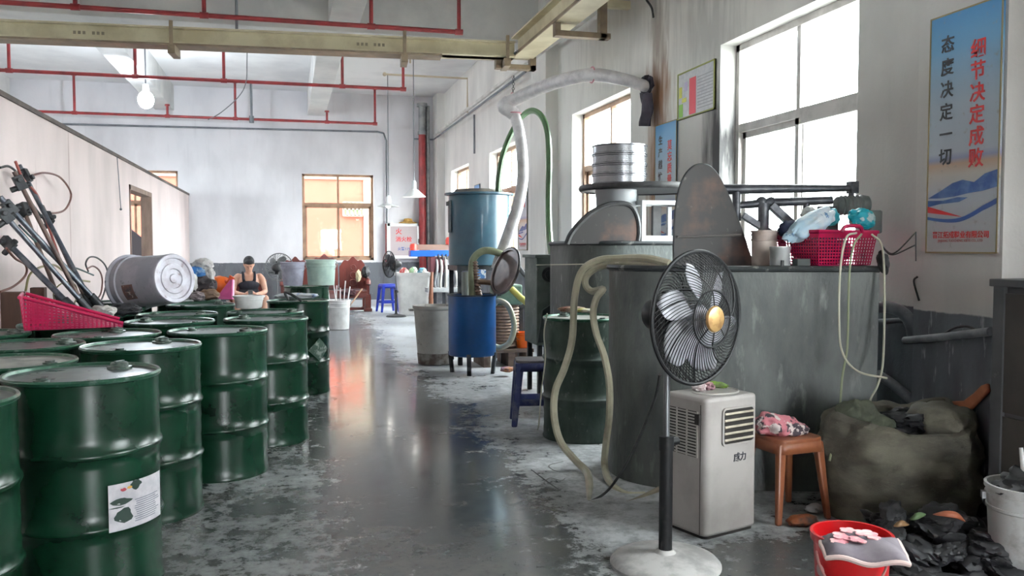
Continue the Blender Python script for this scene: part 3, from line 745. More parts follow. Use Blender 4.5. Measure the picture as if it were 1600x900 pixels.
# white pail on its drum
PAILW = mat('white_plastic', (226, 226, 226), .35, c2=(206, 205, 204), scale=8)
PAILD = mat('dirty_white_plastic', (204, 206, 204), .45, c2=(160, 160, 156), scale=9, lo=.5, hi=.7)
def pail(name, label, loc, r, h, m=None, group=None, handle=True, lid=False, taper=.88, rz=0, contents=None):
    t = thing(name, label, 'bucket', loc, rz, group)
    m = m or PAILW; rb = r*taper
    rr = lambda z: rb+(r-rb)*z/h
    p = [(0, .004), (rb-.006, .004), (rb, .01), (rr(h*.72), h*.72), (rr(h*.74)+.006, h*.735), (rr(h*.76)+.006, h*.765), (rr(h*.78), h*.77), (rr(h*.86), h*.86), (rr(h*.87)+.007, h*.865), (rr(h*.9)+.007, h*.895), (rr(h*.9), h*.9), (r, h*.95), (r+.008, h*.955), (r+.008, h), (r-.004, h), (rr(h*.9)-.005, h*.9), (rb-.006, .012), (0, .012)]
    G().lathe(p, 40).out('pail_body', m, t)
    if lid: G().lathe([(r+.011, h*.94), (r+.011, h+.004), (r-.006, h+.006), (r-.012, h-.002), (0, h-.003)], 40).out('pail_lid', m, t)
    if handle:
        g = G(); g.tube([((r+.012)*math.cos(a), -(r+.012)*math.sin(a)*.55-.01, h*.86-(r*.8)*math.sin(a)) for a in [PI*i/14 for i in range(15)]], .0035, 6, smooth=1)
        g.box((r+.012, 0, h*.86), (.016, .03, .03)); g.box((-r-.012, 0, h*.86), (.016, .03, .03)); g.out('handle', mat('pail_wire', (150, 152, 154), .4, .6), t)
    return t
p = on(387, 480, Z=.885); pail('paint_pail', 'shallow white lidded pail standing on an oil drum in front of the seated man', (p.x+.02, min(p.y-.05, 7.16), .89), .115, .1, lid=True, handle=False)

# fallen grey tub
TUB = mat('grey_tub_plastic', (164, 164, 176), .45, c2=(190, 186, 196), scale=3, c3=(110, 108, 116), scale3=16, lo3=.62, hi3=.74)
TUBB = mat('tub_bottom_pale', (214, 212, 222), .4, c2=(184, 176, 186), scale=6, c3=(150, 132, 136), scale3=14)
P1 = on(273, 435, D=7.15); P0 = on(188, 446, D=7.5)
ax = (P0-P1).normalized(); L_ = .56; r1, r0 = .205, .235
up = Vector((0, 0, 1)); xx = up.cross(ax).normalized(); yy = ax.cross(xx)
MT = Matrix((( xx.x, yy.x, ax.x, 0), (xx.y, yy.y, ax.y, 0), (xx.z, yy.z, ax.z, 0), (0, 0, 0, 1)))
t = thing('plastic_tub', 'big grey plastic tub lying on its side on the oil drums', 'tub', P1); 
rr = lambda z: r1+(r0-r1)*z/L_
G().lathe([(r1, 0), (r1+.006, .012), (rr(.1), .1), (rr(.46), .46), (rr(.46)+.012, .465), (rr(.49)+.012, .49), (rr(.5), .5), (rr(L_), L_-.02), (r0+.022, L_-.015), (r0+.024, L_), (r0-.004, L_), (rr(.3)-.006, .3), (r1-.01, .02), (0, .02)], 56, M=MT).out('tub_wall', TUB, t)
G().lathe([(r1+.002, .004), (r1-.004, -.006), (r1-.03, -.002), (r1-.036, .01), (.13, .012), (.125, .004), (.085, .004), (.08, .014), (.04, .014), (.035, .006), (0, .006)], 56, M=MT).out('tub_bottom', TUBB, t)
g = G(); d_ = _M @ Vector((0, 0, 1)); zl = .34
aa0 = math.atan2(d_.dot(yy)-.35, d_.dot(xx))
g.grid(lambda u, v: MT @ Vector(((rr(.26+.13*v)+.003)*math.cos(aa0+.3*(u-.5)*2), (rr(.26+.13*v)+.003)*math.sin(aa0+.3*(u-.5)*2), .26+.13*v)), 8, 4)
lb = g.out('tub_label', mat('brown_label', (120, 84, 76), .5, c2=(70, 66, 70), scale=24, c3=(190, 180, 176), scale3=20, lo3=.6, hi3=.62), t)

# pink scoop basket
PINK = mat('magenta_plastic', (176, 14, 74), .35, c2=(156, 10, 64), scale=6, coat=.2)
def lattice(g, A, B, C, D_, nu, nv, bar=.3, solid_u=0):
    """A perforated panel: corner points A B C D, nu by nv holes."""
    A, B, C, D_ = map(Vector, (A, B, C, D_))
    f = lambda u, v: (A*(1-u)+B*u)*(1-v)+(D_*(1-u)+C*u)*v
    us = [0]; 
    for i in range(nu): us += [(i+bar/2)/nu, (i+1-bar/2)/nu]
    us.append(1); vs = [0]
    for j in range(nv): vs += [(j+bar/2)/nv, (j+1-bar/2)/nv]
    vs.append(1)
    V = [[g.bm.verts.new(f(u, v)) for u in us] for v in vs]
    for j in range(len(vs)-1):
        for i in range(len(us)-1):
            if i % 2 == 1 and j % 2 == 1: continue
            g._f([V[j][i], V[j][i+1], V[j+1][i+1], V[j+1][i]])
P0 = on(38, 515, Z=.90); P1 = on(192, 511, Z=.892)
ang_ = math.atan2(P1.y-P0.y, P1.x-P0.x); ln = (P1-P0).length
t = thing('scoop_basket', 'magenta pink plastic scoop basket lying on the drums by the partition', 'basket', (P0.x, P0.y, .895), ang_)
h0, dp = .195, .42
g = G(); lattice(g, (0, 0, 0), (ln, 0, 0), (ln, dp*.85, 0), (0, dp, 0), 22, 14); g.out('basket_floor', PINK, t, smooth=0, solid=.004)
for y0, y1, nm in ((0, 0, 'basket_side'), (dp, dp*.85, 'basket_side')):
    g = G(); s_ = -.03 if y0 == 0 else .03
    lattice(g, (0, y0, 0), (ln, y1, 0), (ln, y1+s_*.2, .02), (0, y0+s_, h0), 22, 8, .45); g.tube([(0, y0+s_, h0), (ln, y1+s_*.2, .02)], .009, 8); g.out(nm, PINK, t, smooth=0, solid=.004)
g = G(); lattice(g, (0, 0, 0), (0, dp, 0), (-.02, dp+.03, h0), (-.02, -.03, h0), 14, 8, .45); g.tube([(-.02, -.03, h0), (-.02, dp+.03, h0)], .009, 8); g.out('basket_back', PINK, t, smooth=0, solid=.004)

# timber posts by the partition
TIMB = mat('old_timber', (84, 62, 52), .8, c2=(60, 44, 38), scale=6, stretch=(1, 1, .15), bump=.3, bscale=18)
def post(px, py, X, w, label):
    q = on(px, py, X=X); tag(G().box((0, 0, q.z/2), (w, w*.8, q.z)).out('timber_post', TIMB, smooth=0, bevel=.006, loc=(X, q.y, 0)), label, 'post', 'timber posts by the partition')
post(20, 456, -1.98, .14, 'thick brown timber post at the left picture edge behind the pink scoop'); post(60, 449, -2.05, .11, 'shorter looking brown timber post under the leaning steel poles')

# leaning steel poles with clamps and hoses
POLE = mat('pole_steel', (84, 90, 100), .35, .7, c2=(120, 124, 130), scale=12, stretch=(1, 1, 1))
POLEB = mat('pole_brown', (104, 84, 76), .5, .2, c2=(80, 66, 62), scale=8)
BLACKR = mat('black_rubber', (34, 34, 36), .5, c2=(58, 58, 60), scale=12)
HRED = mat('hose_red', (150, 74, 66), .45); HBRN = mat('hose_brown', (112, 74, 66), .5); HYEL = mat('hose_olive', (140, 132, 92), .5); HTEAL = mat('hose_teal', (66, 92, 90), .5)
poles = [((30, 258), (146, 479), .018, POLE, 'long steel pole leaning furthest right in the bundle by the partition', (36, 276)),
         ((0, 308), (158, 479), .021, POLE, 'long steel pole crossing the middle of the bundle by the partition', (14, 322)),
         ((12, 380), (118, 486), .022, POLE, 'lowest steel pole of the bundle by the partition', (18, 374)),
         ((38, 330), (98, 482), .016, POLEB, 'short brown pole at the back of the bundle by the partition', (40, 322)),
         ((66, 322), (140, 480), .016, POLEB, 'thin brown pole nearest the big hose loop', (56, 316)),
         ((22, 268), (132, 482), .017, POLEB, 'long brown pole just behind the longest steel pole', (30, 286)),
         ((2, 330), (140, 486), .018, POLE, 'dark steel pole between the middle and lowest poles', (8, 338))]
for i, (a, b, r, m, lb, blk) in enumerate(poles):
    A = on(a[0], a[1], X=-2.07+.02*i); B = on(b[0], b[1], Z=.885+r)
    t = thing('steel_pole', lb, 'pole', B, group='steel poles leaning on the partition')
    d = A-B; g = G(); g.tube([Vector((0, 0, 0)), d*.5, d], r, 12); g.out('pole', m, t)
    k = on(blk[0], blk[1], X=-2.04+.02*i)-B; k = d.normalized()*k.dot(d.normalized())
    MM = d.to_track_quat('Z', 'Y').to_matrix().to_4x4()
    g = G(); g.box((0, 0, 0), (.055, .07, .11), M=Matrix.Translation(k) @ MM); g.cyl(k+MM.to_3x3() @ Vector((-.07, 0, .02)), k+MM.to_3x3() @ Vector((.07, 0, .02)), .018, n=10)
    g.cyl(k+MM.to_3x3() @ Vector((0, -.08, -.03)), k+MM.to_3x3() @ Vector((0, .06, -.03)), .022, n=10)
    g.out('clamp_block', STEELD, t, bevel=.004)
    g = G(); g.cyl((0, 0, 0), d.normalized()*.12, r*1.5, n=12); g.out('pole_ferrule', STEELD, t)
def wall_hose(pts, r, m, label, X=-2.0, X1=None, cat='hose', name='air_hose', closed=False):
    n = len(pts); P = [on(px, py, X=X+((X1 if X1 is not None else X)-X)*i/(n-1)) for i, (px, py) in enumerate(pts)]
    return tag(G().tube(P, r, 8, smooth=6, closed=closed).out(name, m), label, cat, 'hoses tangled round the leaning poles')
wall_hose([(45, 276), (70, 270), (95, 278), (111, 303), (103, 326), (86, 333), (68, 330), (60, 318)], .009, HBRN, 'brown hose forming the big open loop beside the leaning poles', -2.02)
wall_hose([(24, 252), (36, 280), (55, 300), (66, 325), (80, 366), (92, 400), (104, 430)], .011, HRED, 'red hose running down along the leaning poles', -2.0, -1.85)
wall_hose([(0, 262), (14, 260), (28, 272), (34, 290), (50, 318), (70, 345)], .009, BLACKR, 'black hose curling over the top of the leaning poles', -2.0)
wall_hose([(10, 388), (24, 404), (40, 414), (40, 430), (22, 447), (0, 456)], .009, HBRN, 'brown hose arching low at the left picture edge', -2.0)
wall_hose([(40, 455), (46, 430), (62, 418), (84, 414), (100, 424), (120, 436), (140, 440)], .009, HYEL, 'olive hose arching under the leaning poles', -1.98, -1.8)
wall_hose([(30, 352), (50, 372), (72, 392), (96, 412), (122, 420), (146, 430)], .008, HTEAL, 'teal hose slung between the leaning poles', -1.96, -1.8)
wall_hose([(85, 470), (84, 458), (92, 446), (106, 440), (118, 446), (120, 462), (112, 486)], .006, HYEL, 'thin olive hose loop above the pink scoop basket', -1.9, -1.6)
wall_hose([(138, 424), (134, 412), (140, 402), (152, 403), (164, 414), (168, 430), (162, 460), (150, 484)], .008, BLACKR, 'black hose coil between the pole feet and the grey tub', -1.8)
wall_hose([(136, 420), (146, 416), (156, 424), (160, 440), (156, 462), (142, 470), (130, 464)], .008, HBRN, 'brown hose coil between the pole feet and the grey tub', -1.78)
tag(G().lump(on(160, 487, Z=.93), (.09, .09, .045), 5, .3).out('grey_rag', mat('pale_rag', (176, 172, 168), .8)), 'pale grey rag lying on a drum left of the grey tub', 'rag')
tag(G().lump(on(196, 484, Z=.93)+Vector((-.02, .05, 0)), (.12, .1, .048), 6, .3).out('dark_rag', mat('dark_rag', (40, 40, 44), .8)), 'dark rag tucked under the fallen grey tub', 'rag')

# bowl, dustpan, bags on the back drums
ORANGE = mat('orange_plastic', (236, 104, 14), .35, c2=(220, 92, 14), scale=5)
p = on(341, 447, D=8.75)
n_ = (_M @ Vector((-.45, .5, 1))).normalized(); MM = n_.to_track_quat('Z', 'Y').to_matrix().to_4x4()
g = G(); g.lathe([(0, -.085), (.06, -.08), (.105, -.03), (.118, .03), (.124, .03), (.124, .036), (.114, .036), (.1, -.025), (.055, -.07), (0, -.075)], 40, M=Matrix.Rotation(PI, 4, 'X'))
o = tag(g.out('plastic_bowl', ORANGE, loc=(p.x, p.y, p.z)), 'orange plastic bowl tipped over among the bags on the drums', 'bowl'); o.rotation_euler = MM.to_euler()
PINKL = mat('pink_plastic', (212, 84, 148), .4, c2=(196, 70, 136), scale=5)
P = [on(338, 468, D=8.42), on(363, 468, D=8.42), on(363, 436, D=8.62), on(358, 438, D=8.66), on(340, 462, D=8.5)]
fw = (_M @ Vector((0, 0, -1)))*.05
g = G(); v = P+[q+fw*1.6 for q in P]; n = len(P); g.mesh(v, [tuple(range(n)), tuple(range(2*n-1, n-1, -1))]+[(i, (i+1) % n, n+(i+1) % n, n+i) for i in range(n)])
tag(g.out('dustpan', PINKL, smooth=0, bevel=.012), 'pink plastic dustpan standing beside the orange bowl', 'dustpan')
tag(G().tube([on(330, 434, D=8.7), on(345, 436, D=8.75), on(356, 441, D=8.7), on(363, 432, D=8.7)], [.012, .02, .02, .03], 10, smooth=5).out('orange_scoop', mat('orange_red_plastic', (226, 92, 50), .4)), 'orange red plastic scoop leaning over the orange bowl', 'scoop')
BAGW = mat('bag_white', (214, 212, 210), .5, c2=(190, 186, 184), scale=9); BAGB = mat('bag_blue', (44, 108, 176), .5, c2=(150, 180, 210), scale=9, lo=.55, hi=.6)
DCL = mat('dark_clothing', (58, 46, 50), .8, c2=(40, 36, 40), scale=7); KHA = mat('khaki_cloth', (140, 112, 92), .85, c2=(116, 94, 80), scale=7)
def pile(px, py, D, r, seed, m, name, label, cat, amp=.25, flat=None):
    tag(G().lump((0, 0, 0), r, seed, amp, 2.2, 4, flat).out(name, m, loc=on(px, py, D=D)), label, cat)
pile(306, 430, 8.4, (.13, .12, .09), 1, BAGB, 'plastic_bag', 'blue and white plastic bag on the pile beside the grey tub', 'bag')
pile(317, 414, 8.45, (.10, .09, .07), 2, BAGW, 'plastic_bag', 'white plastic bag topmost on the pile beside the grey tub', 'bag')
pile(326, 430, 8.4, (.06, .06, .08), 3, BAGW, 'plastic_bag', 'small white plastic bag between the blue bag and the orange bowl', 'bag')
pile(299, 447, 8.2, (.07, .08, .13), 4, BAGW, 'plastic_bag', 'crumpled white plastic bag tucked against the bottom of the grey tub', 'bag')
pile(312, 449, 8.3, (.16, .14, .11), 5, DCL, 'dark_jacket', 'dark jacket heaped under the plastic bags', 'jacket', .3)
pile(326, 460, 8.2, (.10, .09, .055), 6, KHA, 'khaki_cloth', 'khaki cloth bundle under the dark jacket', 'cloth')
pile(308, 463, 8.0, (.07, .07, .045), 7, mat('grey_cloth', (134, 122, 124), .7), 'grey_cloth', 'grey cloth bundle beside the khaki bundle', 'cloth')
# bag and tool on the far aisle drum
p = on(466, 456, Z=.91)
tag(G().lump((0, 0, 0), (.21, .12, .03), 8, .2, 2, 4, -.025).out('flat_bag', mat('flat_bag_white', (206, 208, 212), .5, c2=(110, 136, 180), scale=8, lo=.6, hi=.64), loc=(.07, 8.42, .918)), 'flat white bag lying on the drum with the diamond sticker', 'bag')
a = on(459, 459, Z=.93); 
tag(G().tube([(.0, 8.22, .895), (-.03, 8.19, .96), (.02, 8.15, .95), (.12, 8.13, .885)], .012, 8, smooth=4).out('hand_tool', BLACKR), 'dark hand tool lying on the lid of the far aisle drum', 'tool')
p = (.17, 11.5)
pail('white_pail', 'lavender tinted white pail standing left on the far aisle drum', (.06, 11.38, .885), .155, .31, mat('pail_lavender', (196, 198, 214), .4, c2=(170, 170, 190), scale=9), taper=.78)
pail('white_pail', 'mint tinted white pail standing right on the far aisle drum', (.42, 11.46, .885), .19, .34, mat('pail_mint', (196, 220, 208), .4, c2=(176, 204, 194), scale=9), taper=.9)
# ================================================================= FAR END: MAN, CHAIR, SOFA, FANS, BINS
SKIN = mat('skin', (206, 160, 138), .5, c2=(190, 142, 120), scale=6)
TANK_C = mat('black_vest_cloth', (30, 32, 44), .8, c2=(40, 42, 54), scale=9); SHORT = mat('dark_shorts_cloth', (58, 50, 50), .85)
HAIR = mat('black_hair', (24, 24, 28), .6, bump=.4, bscale=60)
REDW = mat('red_carved_wood', (112, 48, 40), .35, c2=(84, 32, 28), scale=5, stretch=(1, 1, .3), coat=.3)
def vox(o, s, it=4):
    md = o.modifiers.new('remesh', 'REMESH'); md.mode = 'VOXEL'; md.voxel_size = s; md.use_smooth_shade = True
    sm = o.modifiers.new('smooth', 'SMOOTH'); sm.iterations = it; sm.factor = .5
def limb(g, pts, rs):
    g.tube(pts, rs, 14, smooth=4)
    for p, r in zip(pts, rs if len(rs) == len(pts) else [rs[0]]*len(pts)): g.sph(p, r, 14, 10)
pm = on(389, 452, D=14.3); PX, PY = pm.x, pm.y
man = thing('person', 'person in a black vest seated on a wooden chair looking down at a phone', 'person', (PX, PY, 0), R(6))
LOW = -.14
class GZ(G):
    """Shapes of the seated figure: everything from the hips up sits LOW metres lower."""
    def tube(s, pts, r, *k, **w): return G.tube(s, [(p[0], p[1], p[2]+(LOW if s.up else 0)) for p in pts], r, *k, **w)
    def sph(s, c, r, *k, **w): return G.sph(s, (c[0], c[1], c[2]+(LOW if s.up else 0)), r, *k, **w)
    up = True
g = GZ()
g.sph((0, .02, .56), (.17, .13, .12)); g.sph((0, .03, .75), (.155, .115, .16)); g.sph((0, .01, .94), (.18, .12, .16)); g.sph((0, .0, 1.03), (.16, .09, .08))
limb(g, [(0, -.01, 1.06), (0, -.04, 1.13), (0, -.06, 1.17)], [.062, .054, .054])
HM = Matrix.Rotation(R(32), 4, 'X')
def hp(x, y, z): return tuple(Vector((0, -.09, 1.245)) + HM.to_3x3() @ Vector((x, y, z)))
g.sph((0, -.09, 1.245), (.08, .094, .112), 24, 16, HM)
g.sph(hp(0, -.03, -.065), (.06, .058, .06), 18, 12, HM)
g.sph(hp(0, -.1, -.012), (.014, .018, .024), 12, 8, HM)
g.sph(hp(0, -.085, -.058), (.026, .012, .009), 12, 8, HM)
for s_ in (-1, 1):
    g.sph(hp(.08*s_, .005, -.01), (.012, .022, .032), 12, 8, HM)
    g.sph(hp(.03*s_, -.085, .022), (.02, .012, .008), 12, 8, HM)
    limb(g, [(.17*s_, .01, 1.03), (.215*s_, -.0, .98), (.245*s_, -.05, .86), (.255*s_, -.1, .79)], [.062, .056, .046, .042])
    limb(g, [(.255*s_, -.1, .79), (.2*s_, -.2, .765), (.105*s_, -.31, .755)], [.042, .04, .027])
    g.sph((.075*s_, -.345, .76), (.042, .05, .022), 14, 10)
    for k in range(4):
        y = -.33-.017*k; ln = [.9, 1, 1.05, .85][3-k]
        g.tube([(.07*s_, y, .765), (.045*s_, y-.012, .773), (.02*s_*ln, y-.016, .76), (.018*s_, y-.01, .74)], [.0105, .0095, .009, .008], 8, smooth=3)
    g.tube([(.07*s_, -.315, .775), (.05*s_, -.335, .797), (.03*s_, -.355, .801)], [.012, .011, .009], 8, smooth=3)
g.up = False
for s_ in (-1, 1):
    limb(g, [(.1*s_, -.02, .42), (.17*s_, -.24, .50), (.225*s_, -.43, .545)], [.1, .085, .062])
    limb(g, [(.225*s_, -.43, .545), (.21*s_, -.42, .33), (.19*s_, -.40, .11)], [.062, .056, .036])
    limb(g, [(.19*s_, -.385, .06), (.2*s_, -.48, .045), (.205*s_, -.57, .03)], [.04, .038, .026])
body = g.out('body', SKIN, man); vox(body, .009)
g = GZ(); g.sph((0, .02, .62), (.178, .138, .14)); g.sph((0, .03, .76), (.168, .128, .17)); g.sph((0, .01, .91), (.178, .132, .13))
for s_ in (-1, 1): g.tube([(.09*s_, -.105, .97), (.095*s_, -.07, 1.07), (.095*s_, .0, 1.105), (.09*s_, .08, 1.06), (.08*s_, .12, .96)], .024, 10, smooth=4)
vox(g.out('vest', TANK_C, man), .01)
g = G(); g.sph((0, .02, .42), (.185, .15, .11))
for s_ in (-1, 1): g.tube([(.1*s_, -.02, .425), (.155*s_, -.18, .485), (.18*s_, -.27, .515)], [.115, .108, .098], 16)
vox(g.out('shorts', SHORT, man), .011)
g = GZ(); g.sph(hp(0, .022, .035), (.09, .1, .1), 24, 16, HM); g.sph(hp(0, -.06, .08), (.074, .05, .04), 18, 12, HM)
vox(g.out('hair', HAIR, man), .009, 2)
for s_ in (-1, 1):
    g = GZ(); g.sph(hp(.03*s_, -.092, .008), (.014, .005, .005), 10, 6, HM); g.out('eye', HAIR, man)
def shoe(s):
    G().prism([(x*.052+.2*s, y*.13-.49) for x, y in ((math.cos(2*PI*i/20), math.sin(2*PI*i/20)) for i in range(20))], 0, .022).out('sandal', BLACKR, man)
shoe(-1); shoe(1)
ph = tag(G().box((0, 0, 0), (.075, .012, .15)).out('mobile_phone', BLACKR, bevel=.004, smooth=0), 'dark mobile phone held in both hands by the seated person', 'phone')
ph.location = Matrix.Rotation(R(6), 3, 'Z') @ Vector((0, -.375, .64)) + Vector((PX, PY, 0)); ph.rotation_euler = (R(-55), 0, R(6))
# wooden chair
def chair(loc, rz, label):
    t = thing('wooden_armchair', label, 'chair', loc, rz)
    g = G(); g.box((0, 0, .285), (.62, .5, .045)); g.out('seat', REDW, t, smooth=0, bevel=.008)
    g = G(); g.span((-.31, .24, .36), (.31, .28, .80)); g.tube([(-.31, .26, .80), (-.15, .26, .85), (0, .26, .88), (.15, .26, .85), (.31, .26, .80)], .03, 10, smooth=4); g.out('backrest', REDW, t, bevel=.006)
    for x in (-.3, .3):
        for y in (-.22, .25): G().box((x, y, .13 if y < 0 else .2), (.05, .05, .26 if y < 0 else .4)).out('leg', REDW, t, smooth=0, bevel=.006)
        g = G(); g.box((x+.03*(1 if x > 0 else -1), 0, .47), (.06, .5, .035)); g.box((x+.03*(1 if x > 0 else -1), -.21, .37), (.045, .045, .2)); g.out('armrest', REDW, t, smooth=0, bevel=.008)
    return t
_rt = Matrix.Rotation(R(6), 3, 'Z') @ Vector((0, .02, 0))
chair((PX+_rt.x, PY+_rt.y, 0), R(6), 'red wooden armchair the person in the black vest sits on')
# carved sofa
def sofa(loc, rz):
    t = thing('carved_sofa', 'long carved red wood sofa with three arched back panels under the far window', 'sofa', loc, rz)
    w = 1.86
    g = G(); g.box((0, -.05, .42), (w-.1, .58, .07)); g.box((0, -.33, .34), (w-.1, .04, .1)); g.out('seat', REDW, t, smooth=0, bevel=.01)
    for i in (-1, 0, 1):
        pts = []; W = w/3-.03; hgt = .76 if i == 0 else .7
        for k in range(25):
            u = -1+2*k/24; pts.append((u*W/2, .46+hgt-.12*abs(u)**1.5*1.4+.03*math.cos(u*PI*3)))
        poly = [(-W/2, .46)]+pts+[(W/2, .46)]
        MM = Matrix.Translation((i*w/3, .27, 0)) @ RX90
        g = G(); g.prism(poly, -.05, 0, MM); p_ = g.out('back_panel', REDW, t, smooth=30, bevel=.006)
        g = G()
        for q in range(3): g.torus((i*w/3, .225, .6+.17*q), .075-.01*q, .012, 28, 8, RX90)
        for q in range(5): g.box((i*w/3-.2+.1*q, .222, .66), (.014, .014, .34))
        g.out('carving', REDW, p_)
    for s in (-1, 1):
        g = G(); g.box((s*(w/2-.03), -.04, .34), (.1, .68, .06)); g.tube([(s*(w/2-.03), -.4, .58), (s*(w/2-.03), -.36, .66), (s*(w/2-.03), -.2, .68), (s*(w/2-.03), .2, .74)], [.05, .055, .045, .04], 12, smooth=4); g.box((s*(w/2-.03), -.02, .5), (.06, .6, .3)); g.out('armrest', REDW, t, bevel=.008)
        for y in (-.34, .26):
            g = G(); g.box((s*(w/2-.04), y, .17), (.13, .1, .34)); g.box((s*(w/2-.04), y, .035), (.17, .14, .07)); g.out('leg', REDW, t, smooth=0, bevel=.01)
    G().box((0, -.3, .06), (w-.2, .05, .06)).out('stretcher', REDW, t, smooth=0, bevel=.008)
    return t
ps = on(506, 489, Z=0); SX, SY = on(508, 440, Y=18.9).x, 18.95
sofa((SX, SY, 0), 0)
def cloth(px, py, Y, r, seed, m, name, label, cat): tag(G().lump((0, 0, 0), r, seed, .25, 2, 4).out(name, m, loc=on(px, py, Y=Y)), label, cat)
cloth(571, 425, 18.7, (.09, .1, .13), 11, BLACKR, 'black_bag', 'black bag hung on the right arm of the carved sofa', 'bag')
cloth(560, 431, 18.62, (.06, .06, .12), 12, mat('pale_cushion', (196, 186, 150), .8), 'pale_cloth', 'pale cloth beside the black bag on the carved sofa', 'cloth')
cloth(545, 457, 18.6, (.16, .12, .08), 13, mat('dark_red_cloth', (74, 44, 48), .8), 'dark_cushion', 'dark cushion lying on the seat of the carved sofa', 'cushion')
# white pail with sticks in the aisle
p = on(530, 516, Z=0)
pail('white_pail', 'tall white pail with thin white sticks standing beside the aisle drums', (p.x, p.y+.18, 0), .195, .5, taper=.9)
random.seed(9)
for i, (dx, dy, tx, tz) in enumerate([(-.1, .02, -.18, .78), (-.05, .05, -.02, .74), (.0, -.05, -.08, .80), (.06, .0, .12, .82), (.1, .04, .2, .72), (.03, .06, .04, .7)]):
    lb = ['leftmost', 'second from the left', 'third from the left', 'tallest right of the middle', 'most slanted to the right', 'short middle'][i]
    tag(G().cyl((p.x+dx, p.y+.18+dy, .1), (p.x+tx, p.y+.18+dy, tz), .01, n=8).out('mixing_stick', PAILW), f'thin white mixing stick in the tall white pail, {lb}', 'stick', 'mixing sticks in the white pail')
tag(G().cyl((p.x+.05, p.y+.2, .2), on(566, 451, Y=p.y+.3), .012, n=8).out('wooden_stick', TIMB if False else mat('pale_wood', (196, 160, 130), .6)), 'pale wooden stick slanting out of the tall white pail', 'stick')

# ---------------------------------------------------------------- pedestal fans
def pedestal_fan(label, loc, yaw, tilt, hub_z, r, pole_w, m_guard, m_blade, m_pole, m_base, badge, nb=5, wires=40, pole_split=.5, fwd=.15, wr=.0016, base_r=.24, n_rings=5, spiral=.5):
    """Pedestal fan; its blowing axis points along local -Y after yaw."""
    t = thing('pedestal_fan', label, 'fan', loc, yaw)
    G().lathe([(0, 0), (base_r, 0), (base_r, .012), (base_r*.93, .03), (base_r*.5, .045), (pole_w*1.6, .055), (pole_w*1.2, .07), (0, .07)], 48).out('base', m_base, t)
    zs = hub_z*pole_split
    G().cyl((0, 0, .06), (0, 0, zs), pole_w, n=20).out('lower_pole', m_pole, t)
    G().cyl((0, 0, zs), (0, 0, hub_z-.05), pole_w*.5, n=16).out('upper_pole', mat('fan_inner_pole', (120, 122, 124), .35, .7), t)
    g = G(); g.cyl((0, 0, zs-.05), (0, 0, zs+.01), pole_w*1.15, n=20); g.cyl((pole_w, 0, zs-.02), (pole_w+.04, 0, zs-.02), .018, n=12); g.out('height_collar', m_pole, t)
    MH = Matrix.Translation((0, 0, hub_z)) @ Matrix.Rotation(tilt, 4, 'X')
    def A(x, y, z): return MH @ Vector((x, y, z))
    LZ = MH @ Matrix.Rotation(PI/2, 4, 'X')     # lathe z -> local -Y (forward)
    g = G(); g.lathe([(0, -.12), (.04, -.115), (.065, -.09), (.075, -.02), (.07, .04), (.05, .06), (0, .06)], 28, M=LZ); g.box(A(0, 0, -.06), (.05, .06, .1)); g.cyl(A(0, .02, .06), A(0, .02, .1), .012, n=10); g.out('motor', m_pole, t)
    c = fwd                                         # blade plane ahead of the pole
    bl_r = r*.86
    g = G(); g.lathe([(0, c-.03), (.05, c-.03), (.055, c+.02), (.03, c+.035), (0, c+.035)], 24, M=LZ); hub = g.out('blade_hub', m_blade, t)
    for k in range(nb):
        a = 2*PI*k/nb+.3
        def bf(u, v, a=a):
            rr_ = .04+(bl_r-.04)*v; sw = .55*v; wd = (.28+.5*math.sin(PI*min(1, v*1.02)**.7)*1.0)*(1 if v < .85 else 1-.55*((v-.85)/.15)**2)
            th = a+sw+(u-.5)*wd*1.25; 
            return A(rr_*math.cos(th), -c-(u-.5)*.055*(1.1-.4*v), rr_*math.sin(th))
        G().grid(bf, 9, 12).out('blade', m_blade, t, solid=.002)
    def guard(nm, sgn, depth, inner):
        g = G()
        f = lambda q: c+sgn*depth*(1-(q/r)**2.2)          # dome profile
        for q in [inner+(r*.42-inner)*i/n_rings for i in range(n_rings+1)]:
            g.torus((0, 0, 0), q, wr, 56, 5, LZ @ Matrix.Translation((0, 0, f(q))))
        for k in range(wires):
            a = 2*PI*k/wires; P = []
            for i in range(9):
                q = r*.42+(r-r*.42)*i/8; th = a+spiral*(i/8)
                P.append(LZ @ Vector((q*math.cos(th), q*math.sin(th), f(q))))
            g.tube(P, wr, 4, cap=False)
        for k in range(8):
            a = 2*PI*k/8; P = [LZ @ Vector((q*math.cos(a+spiral*max(0, (q-.4*r)/(.6*r))), q*math.sin(a+spiral*max(0, (q-.4*r)/(.6*r))), f(q))) for q in [inner+(r-inner)*i/8 for i in range(9)]]
            g.tube(P, wr*1.6, 5)
        g.torus((0, 0, 0), r*.42, wr*2.2, 56, 6, LZ @ Matrix.Translation((0, 0, f(r*.42))))
        return g.out(nm, m_guard, t)
    fg = guard('front_guard', 1, .09, .05); guard('rear_guard', -1, .085, .07)
    g = G(); g.torus((0, 0, 0), r, .009, 72, 8, LZ @ Matrix.Translation((0, 0, c))); g.out('guard_rim', m_guard, t)
    G().lathe([(0, c+.086), (.052, c+.084), (.055, c+.09), (.05, c+.098), (0, c+.104)], 32, M=LZ).out('badge', badge, fg)
    return t
FANBLK = mat('fan_black', (24, 25, 27), .5, c2=(40, 40, 41), scale=30, lo=.55, hi=.7, spec=.3); FANGREY = mat('fan_guard_grey', (120, 122, 124), .45)
FANBL = mat('fan_blade_pale', (186, 186, 194), .4, c2=(160, 160, 166), scale=9); FANDRK = mat('fan_blade_dark', (58, 58, 64), .4)
